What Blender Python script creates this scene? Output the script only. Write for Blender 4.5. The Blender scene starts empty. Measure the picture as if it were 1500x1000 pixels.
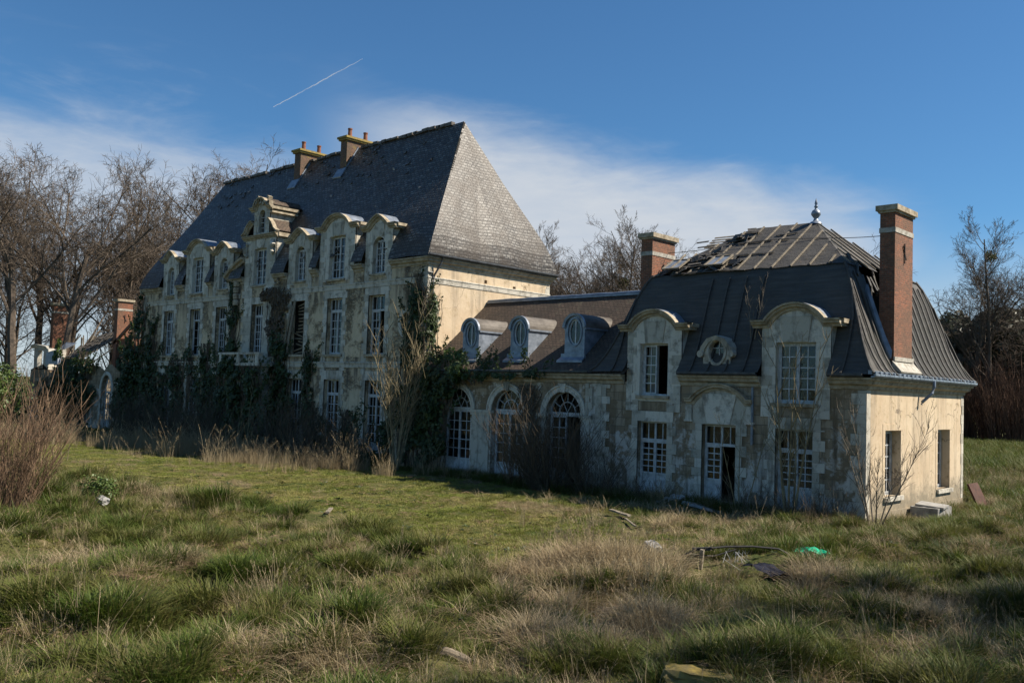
import bpy, bmesh, math, random
import numpy as np
from mathutils import Vector, Matrix, noise
R = math.radians
rnd = random.Random(7)
sc = bpy.context.scene
COL = sc.collection

# ------------------------------------------------------------------ camera
CAM = Vector((13.01, -31.722, 3.809))
yaw, pitch, roll = R(43.639), R(3.159), R(1.955)
_f = Vector((-math.sin(yaw), math.cos(yaw), 0)); _r = Vector((math.cos(yaw), math.sin(yaw), 0)); _u = Vector((0, 0, 1))
_f2 = _f * math.cos(pitch) + _u * math.sin(pitch); _u2 = _u * math.cos(pitch) - _f * math.sin(pitch)
_r3 = _r * math.cos(roll) + _u2 * math.sin(roll); _u3 = _u2 * math.cos(roll) - _r * math.sin(roll)
cd = bpy.data.cameras.new('camera'); cam = bpy.data.objects.new('camera', cd); COL.objects.link(cam)
cd.sensor_width = 36; cd.lens = 32.04; cd.clip_end = 30000; cd.clip_start = 0.1
cam.matrix_world = Matrix(((_r3.x, _u3.x, -_f2.x, CAM.x), (_r3.y, _u3.y, -_f2.y, CAM.y), (_r3.z, _u3.z, -_f2.z, CAM.z), (0, 0, 0, 1)))
sc.camera = cam
sc.view_settings.view_transform = 'Standard'; sc.view_settings.look = 'None'
sc.view_settings.exposure = 0.85; sc.view_settings.gamma = 1
sc.cycles.max_bounces = 6; sc.cycles.transparent_max_bounces = 16

# ------------------------------------------------------------------ light
SUN = Vector((.72, .62, 1.0)).normalized()
sl = bpy.data.lights.new('sun', 'SUN'); sl.energy = 5.0; sl.angle = R(0.5); sl.color = (1, .9, .76)
so = bpy.data.objects.new('sun', sl); COL.objects.link(so); so.rotation_euler = SUN.to_track_quat('Z', 'Y').to_euler(); so.location = (20, 20, 60)
w = bpy.data.worlds.new('World'); sc.world = w; w.use_nodes = True
nt = w.node_tree; nt.nodes.clear()
def N(nt, t, **k):
    n = nt.nodes.new(t)
    for a, b in k.items(): setattr(n, a, b)
    return n
def math_(nt, op, a, b=None, c=None, clamp=False):
    n = N(nt, 'ShaderNodeMath', operation=op, use_clamp=clamp)
    for i, x in enumerate((a, b, c)):
        if x is None: continue
        if isinstance(x, (int, float)): n.inputs[i].default_value = x
        else: nt.links.new(x, n.inputs[i])
    return n.outputs[0]
def ramp(nt, fac, stops):
    n = N(nt, 'ShaderNodeValToRGB'); e = n.color_ramp.elements
    while len(e) < len(stops): e.new(.5)
    for q, (p, c) in zip(e, stops):
        q.position = p; q.color = (*c, 1) if isinstance(c, (tuple, list)) else (c, c, c, 1)
    nt.links.new(fac, n.inputs[0]); return n.outputs[0]
def noise_(nt, vec, scale, detail=5, rough=.55, dist=0):
    n = N(nt, 'ShaderNodeTexNoise'); n.inputs['Scale'].default_value = scale; n.inputs['Detail'].default_value = detail
    n.inputs['Roughness'].default_value = rough; n.inputs['Distortion'].default_value = dist
    if vec is not None: nt.links.new(vec, n.inputs['Vector'])
    return n.outputs['Fac']
def mix(nt, fac, a, b, blend='MIX'):
    n = N(nt, 'ShaderNodeMix', data_type='RGBA', blend_type=blend)
    for s, x in ((n.inputs[0], fac), (n.inputs[6], a), (n.inputs[7], b)):
        if isinstance(x, (int, float)): s.default_value = x
        elif isinstance(x, (tuple, list)): s.default_value = (*x, 1)
        else: nt.links.new(x, s)
    return n.outputs[2]
def mapping(nt, vec, scale=(1, 1, 1), rot=(0, 0, 0), loc=(0, 0, 0)):
    n = N(nt, 'ShaderNodeMapping'); n.inputs['Scale'].default_value = scale; n.inputs['Rotation'].default_value = rot; n.inputs['Location'].default_value = loc
    nt.links.new(vec, n.inputs['Vector']); return n.outputs[0]
sky = N(nt, 'ShaderNodeTexSky', sky_type='NISHITA'); sky.sun_disc = False
sky.sun_elevation = math.asin(SUN.z); sky.sun_rotation = math.atan2(SUN.x, SUN.y)
sky.air_density = 1.0; sky.dust_density = 0.25; sky.ozone_density = 3.0; sky.altitude = 200
tc = N(nt, 'ShaderNodeTexCoord'); D = tc.outputs['Generated']
sep = N(nt, 'ShaderNodeSeparateXYZ'); nt.links.new(D, sep.inputs[0])
az = math_(nt, 'MULTIPLY', math_(nt, 'ARCTAN2', sep.outputs[1], sep.outputs[0]), 57.2958)
el = math_(nt, 'MULTIPLY', math_(nt, 'ARCSINE', sep.outputs[2]), 57.2958)
comb = N(nt, 'ShaderNodeCombineXYZ')
nt.links.new(math_(nt, 'MULTIPLY', az, .045), comb.inputs[0]); nt.links.new(math_(nt, 'MULTIPLY', el, .16), comb.inputs[1])
cv = mapping(nt, comb.outputs[0], rot=(0, 0, R(-14)))
n1 = noise_(nt, cv, 2.2, 8, .58, .6); n2 = noise_(nt, cv, 7, 6, .6, .3)
nn = math_(nt, 'ADD', math_(nt, 'MULTIPLY', math_(nt, 'SUBTRACT', n1, .5), 5.0), math_(nt, 'MULTIPLY', math_(nt, 'SUBTRACT', n2, .5), 1.6))
# right hand bank: upper edge falls from az 138 to az 112
top = math_(nt, 'ADD', math_(nt, 'MULTIPLY', math_(nt, 'SUBTRACT', az, 113.0), .20), 12.0)
def sstep(x, a, b):
    n = N(nt, 'ShaderNodeMapRange', interpolation_type='SMOOTHSTEP'); n.inputs[1].default_value = a; n.inputs[2].default_value = b
    nt.links.new(x, n.inputs[0]); return n.outputs[0]
bank = sstep(math_(nt, 'ADD', math_(nt, 'SUBTRACT', top, el), math_(nt, 'MULTIPLY', nn, .85)), -1.6, 3.4)
bank = math_(nt, 'MULTIPLY', bank, math_(nt, 'MULTIPLY', sstep(az, 106, 116), sstep(az, 148, 138)))
left = sstep(math_(nt, 'ADD', math_(nt, 'SUBTRACT', 14.6, el), math_(nt, 'MULTIPLY', nn, 1.1)), -1.6, 3.6)
left = math_(nt, 'MULTIPLY', left, math_(nt, 'MULTIPLY', sstep(az, 138, 157), .8))
wisp = math_(nt, 'MULTIPLY', sstep(math_(nt, 'ADD', n1, math_(nt, 'MULTIPLY', n2, .35)), .66, .95), math_(nt, 'MULTIPLY', sstep(el, 21, 14), math_(nt, 'MULTIPLY', sstep(az, 132, 158), .30)))
low = math_(nt, 'MULTIPLY', sstep(el, 11, 3), math_(nt, 'MULTIPLY', math_(nt, 'MULTIPLY', sstep(az, 84, 106), sstep(az, 185, 165)), .75))
unseen = math_(nt, 'MULTIPLY', math_(nt, 'MULTIPLY', sstep(n1, .46, .60), sstep(az, 60, -20)), .12)  # cloud added out of view to make the sky's fill light less blue
cl = math_(nt, 'MAXIMUM', math_(nt, 'MAXIMUM', math_(nt, 'MAXIMUM', bank, left), unseen), math_(nt, 'MAXIMUM', wisp, low))
cshade = ramp(nt, n2, [(.3, (5.2, 5.6, 6.4)), (.7, (6.6, 6.8, 7.2))])
cshade2 = N(nt, 'ShaderNodeVectorMath', operation='SCALE'); nt.links.new(mix(nt, n2, (.60, .68, .80), (.80, .83, .86)), cshade2.inputs[0]); cshade2.inputs['Scale'].default_value = 9.6
skc = mix(nt, 1.0, sky.outputs[0], (.62, 1.02, 1.26), 'MULTIPLY')
fin = mix(nt, math_(nt, 'MULTIPLY', cl, .94), skc, cshade2.outputs[0])
bg = N(nt, 'ShaderNodeBackground'); bg.inputs[1].default_value = .05; nt.links.new(fin, bg.inputs[0])
out = N(nt, 'ShaderNodeOutputWorld'); nt.links.new(bg.outputs[0], out.inputs[0])

# ------------------------------------------------------------------ materials
MAT = {}
def material(name, build, rough=.8, spec=.3, transl=0, metal=0):
    m = bpy.data.materials.new(name); m.use_nodes = True; t = m.node_tree
    b = t.nodes['Principled BSDF']; b.inputs['Roughness'].default_value = rough; b.inputs['Specular IOR Level'].default_value = spec
    b.inputs['Metallic'].default_value = metal
    t_c = N(t, 'ShaderNodeTexCoord'); geo = N(t, 'ShaderNodeNewGeometry')
    col, bump = build(t, t_c, geo)
    if isinstance(col, tuple): b.inputs['Base Color'].default_value = (*col, 1)
    else: t.links.new(col, b.inputs['Base Color'])
    if bump is not None:
        h, dist = bump
        bn = N(t, 'ShaderNodeBump'); bn.inputs['Strength'].default_value = 1; bn.inputs['Distance'].default_value = dist
        t.links.new(h, bn.inputs['Height']); t.links.new(bn.outputs[0], b.inputs['Normal'])
    if transl:
        tr = N(t, 'ShaderNodeBsdfTranslucent'); ms = N(t, 'ShaderNodeMixShader'); ms.inputs[0].default_value = transl
        if isinstance(col, tuple): tr.inputs[0].default_value = (*col, 1)
        else: t.links.new(col, tr.inputs[0])
        t.links.new(b.outputs[0], ms.inputs[1]); t.links.new(tr.outputs[0], ms.inputs[2])
        t.links.new(ms.outputs[0], t.nodes['Material Output'].inputs[0])
    MAT[name] = m; return m
def P(geo): return geo.outputs['Position']
def streaks(t, geo, sx=1.6, sz=.22):
    return noise_(t, mapping(t, P(geo), (sx, sx, sz)), 1.0, 6, .65)
def m_stone(t, tc, geo):
    isl = geo.outputs['Random Per Island']
    base = mix(t, isl, (.46, .43, .355), (.74, .70, .61))
    n = noise_(t, P(geo), 2.2, 8, .65); s = streaks(t, geo, 2.6, .35); f = noise_(t, P(geo), 30, 4, .6)
    c = mix(t, ramp(t, n, [(.34, .85), (.50, 0)]), base, (.22, .20, .16))
    c = mix(t, ramp(t, s, [(.54, 0), (.70, .75)]), c, (.12, .11, .09))
    c = mix(t, math_(t, 'MULTIPLY', f, .5), c, (.30, .27, .22), 'MULTIPLY')
    return c, (math_(t, 'ADD', math_(t, 'MULTIPLY', n, 2), f), .015)
material('stone', m_stone)
def m_rubble(t, tc, geo):
    u = tc.outputs['UV']
    v = N(t, 'ShaderNodeTexVoronoi'); v.inputs['Scale'].default_value = 3.6; t.links.new(mapping(t, u, (1, 1.5, 1)), v.inputs['Vector'])
    e = N(t, 'ShaderNodeTexVoronoi', feature='DISTANCE_TO_EDGE'); e.inputs['Scale'].default_value = 3.6; t.links.new(mapping(t, u, (1, 1.5, 1)), e.inputs['Vector'])
    sv = N(t, 'ShaderNodeSeparateColor'); t.links.new(v.outputs['Color'], sv.inputs[0])
    stone = mix(t, sv.outputs[0], (.22, .165, .10), (.54, .43, .28))
    jo = ramp(t, e.outputs['Distance'], [(.02, 1), (.09, 0)])
    stone = mix(t, jo, stone, (.22, .19, .14))
    big = noise_(t, P(geo), .55, 7, .65, .4); s = streaks(t, geo, 1.8, .2); med = noise_(t, P(geo), 2.8, 7, .65)
    plast = mix(t, med, (.42, .335, .22), (.70, .58, .41))
    msk = ramp(t, big, [(.46, 0), (.52, 1)])
    c = mix(t, msk, stone, plast)
    c = mix(t, ramp(t, s, [(.53, 0), (.74, .7)]), c, (.10, .085, .065))
    c = mix(t, ramp(t, noise_(t, P(geo), .9, 6, .7), [(.55, 0), (.62, .7)]), c, (.115, .085, .05))
    hz = N(t, 'ShaderNodeSeparateXYZ'); t.links.new(P(geo), hz.inputs[0]); st = None      # run-off stains below cornice, string courses and sills
    for lv, ln in ((10.4, .9), (9.45, 1.5), (5.5, 1.3), (4.85, 1.8)):
        q = math_(t, 'SUBTRACT', lv, hz.outputs[2]); m1 = math_(t, 'MULTIPLY', math_(t, 'GREATER_THAN', q, 0), math_(t, 'SUBTRACT', 1, math_(t, 'DIVIDE', q, ln), clamp=True), clamp=True); st = m1 if st is None else math_(t, 'MAXIMUM', st, m1)
    run = math_(t, 'MULTIPLY', st, ramp(t, noise_(t, mapping(t, P(geo), (3.2, 3.2, .12)), 1.0, 5, .7), [(.40, 0), (.60, 1)]))
    c = mix(t, math_(t, 'MULTIPLY', run, .85), c, (.06, .052, .042))
    h = math_(t, 'ADD', math_(t, 'MULTIPLY', msk, .8), math_(t, 'ADD', math_(t, 'MULTIPLY', math_(t, 'SUBTRACT', 1, jo), math_(t, 'SUBTRACT', 1, msk)), math_(t, 'MULTIPLY', med, 1.2)))
    return c, (h, .03)
material('rubble', m_rubble, .9)
def m_plaster(t, tc, geo):
    a = noise_(t, P(geo), .5, 8, .62, .3); b = noise_(t, P(geo), 3, 8, .65); s = streaks(t, geo, 2.2, .16); f = noise_(t, P(geo), 40, 3, .6)
    c = mix(t, ramp(t, a, [(.35, 0), (.65, 1)]), (.51, .395, .265), (.60, .49, .345))
    c = mix(t, ramp(t, b, [(.52, 0), (.68, .7)]), c, (.42, .32, .19))
    c = mix(t, ramp(t, s, [(.50, 0), (.70, .6)]), c, (.20, .165, .125))
    c = mix(t, ramp(t, noise_(t, P(geo), 1.5, 9, .75), [(.60, 0), (.64, .8)]), c, (.24, .18, .11))
    hz = N(t, 'ShaderNodeSeparateXYZ'); t.links.new(P(geo), hz.inputs[0])      # damp rising from the ground, soaked band under the eaves, cracks
    damp = math_(t, 'SUBTRACT', math_(t, 'ADD', b, noise_(t, P(geo), 1.1, 6, .65)), math_(t, 'MULTIPLY', hz.outputs[2], .45))
    c = mix(t, ramp(t, damp, [(.55, 0), (.95, .8)]), c, (.20, .175, .125))
    vo = N(t, 'ShaderNodeTexVoronoi', feature='DISTANCE_TO_EDGE'); vo.inputs['Scale'].default_value = .55
    wv = N(t, 'ShaderNodeVectorMath', operation='ADD'); t.links.new(P(geo), wv.inputs[0]); nc = N(t, 'ShaderNodeTexNoise'); nc.inputs['Scale'].default_value = 1.6; nc.inputs['Detail'].default_value = 6; t.links.new(P(geo), nc.inputs['Vector']); t.links.new(nc.outputs['Color'], wv.inputs[1]); t.links.new(wv.outputs[0], vo.inputs['Vector'])
    crack = math_(t, 'MULTIPLY', ramp(t, vo.outputs['Distance'], [(.004, 1), (.014, 0)]), ramp(t, a, [(.45, 0), (.55, .8)]))
    c = mix(t, crack, c, (.14, .11, .08))
    return c, (math_(t, 'ADD', math_(t, 'MULTIPLY', b, 1.5), f), .012)
material('plaster', m_plaster, .9)
def m_lowwall(t, tc, geo, lo=.87):   # greyed lime render of the wing and pavilion fronts
    b = noise_(t, P(geo), 1.6, 9, .68, .5); s = streaks(t, geo, 2.4, .25)
    u = tc.outputs['UV']; br = N(t, 'ShaderNodeTexBrick'); br.offset = .5
    for k, v_ in (('Scale', 1), ('Brick Width', .8), ('Row Height', .36), ('Mortar Size', .012)): br.inputs[k].default_value = v_
    br.inputs['Color1'].default_value = (.22, .17, .11, 1); br.inputs['Color2'].default_value = (.37, .30, .215, 1); br.inputs['Mortar'].default_value = (.19, .16, .12, 1)
    t.links.new(u, br.inputs['Vector'])
    hz = N(t, 'ShaderNodeSeparateXYZ'); t.links.new(P(geo), hz.inputs[0])      # lime coat survives low on the wall, bare brown stone above
    keep = math_(t, 'SUBTRACT', math_(t, 'ADD', b, noise_(t, P(geo), .7, 5, .6)), math_(t, 'MULTIPLY', hz.outputs[2], .085))
    c = mix(t, ramp(t, keep, [(lo, 0), (lo + .08, 1)]), br.outputs['Color'], mix(t, noise_(t, P(geo), 5, 6, .6), (.42, .385, .33), (.62, .59, .54)))
    c = mix(t, ramp(t, s, [(.50, 0), (.68, .85)]), c, (.085, .065, .042))
    c = mix(t, ramp(t, noise_(t, P(geo), 1.1, 8, .7), [(.50, 0), (.56, .8)]), c, (.17, .125, .075))
    return c, (math_(t, 'ADD', b, math_(t, 'MULTIPLY', br.outputs['Fac'], -.4)), .02)
material('lime_wall', m_lowwall, .9)
material('pale_wall', lambda t, tc, geo: m_lowwall(t, tc, geo, .70), .9)
def m_brickset(name, c1, c2, mort, w_, h_, ms, dirt, dist=.012, moss=None, rough=.85):
    def f(t, tc, geo):
        br = N(t, 'ShaderNodeTexBrick'); br.offset = .5
        for k, v_ in (('Scale', 1), ('Brick Width', w_), ('Row Height', h_), ('Mortar Size', ms), ('Mortar Smooth', .2), ('Bias', 0)): br.inputs[k].default_value = v_
        br.inputs['Color1'].default_value = (*c1, 1); br.inputs['Color2'].default_value = (*c2, 1); br.inputs['Mortar'].default_value = (*mort, 1)
        wob = noise_(t, tc.outputs['UV'], 1.3, 3, .5)
        va = N(t, 'ShaderNodeVectorMath', operation='MULTIPLY_ADD'); va.inputs[1].default_value = (0, 1, 0); 
        cx = N(t, 'ShaderNodeCombineXYZ'); t.links.new(math_(t, 'MULTIPLY', wob, .08), cx.inputs[1])
        ad = N(t, 'ShaderNodeVectorMath', operation='ADD'); t.links.new(tc.outputs['UV'], ad.inputs[0]); t.links.new(cx.outputs[0], ad.inputs[1])
        t.links.new(ad.outputs[0], br.inputs['Vector'])
        n = noise_(t, P(geo), 1.0, 9, .68, .4); n2_ = noise_(t, P(geo), 9, 6, .7)
        c = mix(t, ramp(t, n, [(.40, 0), (.62, .85)]), br.outputs['Color'], dirt)
        c = mix(t, ramp(t, n2_, [(.35, .55), (.6, 0)]), c, (.05, .04, .03))
        if moss: c = mix(t, ramp(t, noise_(t, P(geo), 2.3, 8, .7), [(.56, 0), (.66, .7)]), c, moss)
        return c, (math_(t, 'ADD', math_(t, 'MULTIPLY', br.outputs['Fac'], -1), math_(t, 'MULTIPLY', n2_, .7)), dist)
    material(name, f, rough, .3 if rough > .5 else .30)
m_brickset('slate', (.22, .21, .19), (.055, .05, .044), (.012, .011, .009), .34, .19, .03, (.05, .037, .024), .026, (.036, .026, .017), .42)
m_brickset('old_tile', (.15, .105, .075), (.085, .06, .045), (.025, .02, .016), .24, .15, .02, (.055, .042, .032), .02, (.12, .105, .07))
m_brickset('brick', (.36, .115, .055), (.19, .065, .038), (.25, .19, .135), .235, .078, .011, (.17, .10, .065), .008)
m_brickset('dark_brick', (.24, .11, .065), (.15, .075, .05), (.20, .17, .13), .235, .078, .011, (.11, .085, .06), .008, (.30, .22, .05))
def m_felt(t, tc, geo):
    a = noise_(t, P(geo), .8, 8, .65, .3); b = noise_(t, P(geo), 6, 7, .7)
    u = mapping(t, tc.outputs['UV'], (.5, 5, 1)); s = noise_(t, u, 1.5, 6, .6)
    c = mix(t, a, (.032, .031, .029), (.085, .079, .07))
    c = mix(t, ramp(t, s, [(.45, 0), (.7, .6)]), c, (.105, .101, .094))
    c = mix(t, ramp(t, b, [(.58, 0), (.7, .6)]), c, (.12, .085, .05))
    return c, (math_(t, 'ADD', math_(t, 'MULTIPLY', a, 2.5), b), .03)
material('roof_felt', m_felt, .7)
def m_plain(name, c1, c2, sc_=4, rough=.7, bump=.006, spec=.3, metal=0, transl=0, stretch=(1, 1, 1)):
    def f(t, tc, geo):
        n = noise_(t, mapping(t, P(geo), stretch), sc_, 8, .65)
        return mix(t, ramp(t, n, [(.32, 0), (.68, 1)]), c1, c2), (n, bump)
    material(name, f, rough, spec, transl, metal)
m_plain('cornice_stone', (.17, .135, .085), (.46, .40, .30), 3.2, .85, .02)
m_plain('lead', (.11, .135, .17), (.27, .31, .37), 3, .40, .008, .6, .2)
m_plain('old_lead', (.05, .042, .034), (.16, .142, .122), 2.4, .65, .01, .3, .05, 0, (1, .5, 1))
m_plain('white_paint', (.30, .31, .31), (.60, .62, .63), 5, .6, .006)
m_plain('zinc_dark', (.03, .032, .035), (.09, .095, .10), 4, .5, .006, .4, .3)
m_plain('old_wood', (.10, .085, .065), (.30, .26, .20), 6, .85, .012, .2, 0, 0, (1, 1, 3))
m_plain('dark_wood', (.03, .022, .016), (.08, .06, .045), 6, .85, .01)
m_plain('rust', (.045, .022, .015), (.10, .045, .028), 6, .8, .006)
m_plain('terracotta', (.13, .055, .035), (.27, .11, .065), 6, .8, .004)
m_plain('lichen_stone', (.16, .13, .07), (.36, .26, .06), 6, .9, .02)
m_plain('pale_cap', (.20, .18, .14), (.48, .46, .41), 5, .85, .01)
m_plain('concrete', (.22, .22, .21), (.48, .48, .47), 6, .85, .01)
m_plain('old_stone', (.17, .165, .155), (.36, .355, .34), 5, .9, .01)
m_plain('green_plastic', (.0, .35, .17), (.02, .55, .30), 8, .35, .01, .5)
m_plain('blue_plastic', (.006, .007, .014), (.014, .016, .03), 8, .7, .01, .12)
m_plain('black_metal', (.015, .015, .015), (.05, .045, .04), 8, .6, .004, .4)
m_plain('curtain', (.42, .41, .38), (.62, .60, .56), 3, .9, .01, .1, 0, .3, (6, 6, .4))
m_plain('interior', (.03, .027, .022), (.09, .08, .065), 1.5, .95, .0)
m_plain('bark', (.055, .042, .030), (.15, .12, .085), 2.5, .9, .03, .2, 0, 0, (2, 2, .6))
m_plain('grey_bark', (.085, .07, .052), (.24, .20, .15), 2.5, .9, .02, .2, 0, 0, (2, 2, .6))
m_plain('far_bark', (.055, .044, .034), (.16, .125, .095), .5, .9, .0, .2)
m_plain('red_twig', (.06, .034, .022), (.16, .095, .062), .8, .9, .0, .2)
m_plain('sapling_bark', (.12, .095, .055), (.30, .25, .15), 3, .8, .004, .2)
m_plain('brown_twig', (.10, .062, .038), (.25, .165, .105), 2, .85, .0, .2)
m_plain('white_cloud', (.9, .9, .9), (.95, .95, .95), .01, 1, .0, 0, 0, .5)
def m_leaf(name, c1, c2, c3, transl=.25, sc_=.8, rough=.5, spec=.4):
    def f(t, tc, geo):
        n = noise_(t, P(geo), sc_, 6, .6); c = mix(t, geo.outputs['Random Per Island'], c1, c2)
        return mix(t, ramp(t, n, [(.45, 0), (.62, .8)]), c, c3), None
    material(name, f, rough, spec, transl)
m_leaf('ivy_leaf', (.022, .045, .012), (.055, .085, .022), (.035, .05, .018))
m_leaf('laurel_leaf', (.05, .09, .02), (.12, .16, .035), (.06, .10, .02))
m_leaf('conifer_leaf', (.018, .03, .012), (.04, .055, .02), (.05, .04, .018), .1)
m_leaf('mistletoe_leaf', (.07, .085, .02), (.12, .13, .03), (.06, .06, .02), .2)
def m_grass(name, c1, c2, c3, c4):
    def f(t, tc, geo):
        n = noise_(t, P(geo), .35, 6, .65); n2_ = noise_(t, P(geo), 1.7, 5, .65)
        c = mix(t, geo.outputs['Random Per Island'], c1, c2)
        c = mix(t, ramp(t, n, [(.46, 0), (.60, .75)]), c, c3)
        oi = N(t, 'ShaderNodeObjectInfo')
        c = mix(t, ramp(t, oi.outputs['Random'], [(.55, 0), (.95, .8)]), c, c4)
        c = mix(t, ramp(t, n2_, [(.5, 0), (.72, .6)]), c, c3)
        return c, None
    material(name, f, .6, .25, .3)
m_grass('grass_blade', (.024, .050, .006), (.095, .135, .018), (.12, .125, .028), (.15, .125, .05))
m_grass('lawn_blade', (.105, .14, .018), (.225, .24, .045), (.30, .255, .09), (.14, .175, .028))
m_grass('straw_blade', (.20, .15, .08), (.48, .395, .245), (.25, .185, .105), (.38, .31, .19))
def m_ground(t, tc, geo):
    n = noise_(t, P(geo), .32, 8, .65, .3); n2_ = noise_(t, P(geo), 2.2, 8, .7); n3 = noise_(t, P(geo), 14, 5, .7)
    c = mix(t, ramp(t, n, [(.4, 0), (.6, 1)]), (.055, .075, .02), (.115, .105, .04))
    c = mix(t, ramp(t, n2_, [(.52, 0), (.66, .8)]), c, (.20, .155, .085))
    c = mix(t, ramp(t, n3, [(.30, .7), (.55, 0)]), c, (.025, .024, .012))
    return c, (math_(t, 'ADD', n3, n2_), .06)
material('meadow', m_ground, .95, .1)
def m_trail():
    m = bpy.data.materials.new('vapour'); m.use_nodes = True; t = m.node_tree; b = t.nodes['Principled BSDF']; b.inputs['Base Color'].default_value = (.95, .95, .95, 1); b.inputs['Roughness'].default_value = 1
    tr = N(t, 'ShaderNodeBsdfTransparent'); tl = N(t, 'ShaderNodeBsdfTranslucent'); geo = N(t, 'ShaderNodeNewGeometry'); n = noise_(t, P(geo), .012, 5, .6)
    a = N(t, 'ShaderNodeMixShader'); a.inputs[0].default_value = .6; t.links.new(b.outputs[0], a.inputs[1]); t.links.new(tl.outputs[0], a.inputs[2])
    c = N(t, 'ShaderNodeMixShader'); t.links.new(ramp(t, n, [(.3, .5), (.7, .9)]), c.inputs[0]); t.links.new(a.outputs[0], c.inputs[1]); t.links.new(tr.outputs[0], c.inputs[2]); t.links.new(c.outputs[0], t.nodes['Material Output'].inputs[0]); MAT['vapour'] = m
m_trail()
def m_glass():
    m = bpy.data.materials.new('window_glass'); m.use_nodes = True; t = m.node_tree; t.nodes.clear()
    g = N(t, 'ShaderNodeBsdfGlossy'); g.inputs['Roughness'].default_value = .06
    tr = N(t, 'ShaderNodeBsdfTransparent'); tr.inputs[0].default_value = (.50, .50, .48, 1)
    fr = N(t, 'ShaderNodeFresnel'); fr.inputs[0].default_value = 1.5
    geo = N(t, 'ShaderNodeNewGeometry'); n = noise_(t, P(geo), 2.5, 4, .6)
    bn = N(t, 'ShaderNodeBump'); bn.inputs['Distance'].default_value = .01; t.links.new(n, bn.inputs['Height']); t.links.new(bn.outputs[0], g.inputs['Normal'])
    dif = N(t, 'ShaderNodeBsdfDiffuse'); dif.inputs[0].default_value = (.16, .15, .13, 1)
    m1 = N(t, 'ShaderNodeMixShader'); t.links.new(math_(t, 'ADD', math_(t, 'MULTIPLY', fr.outputs[0], .8), .02), m1.inputs[0]); t.links.new(tr.outputs[0], m1.inputs[1]); t.links.new(g.outputs[0], m1.inputs[2])
    m2 = N(t, 'ShaderNodeMixShader'); t.links.new(math_(t, 'MULTIPLY', ramp(t, n, [(.4, 0), (.7, 1)]), .28), m2.inputs[0]); t.links.new(m1.outputs[0], m2.inputs[1]); t.links.new(dif.outputs[0], m2.inputs[2])
    o = N(t, 'ShaderNodeOutputMaterial'); t.links.new(m2.outputs[0], o.inputs[0]); MAT['window_glass'] = m
m_glass()

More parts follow.
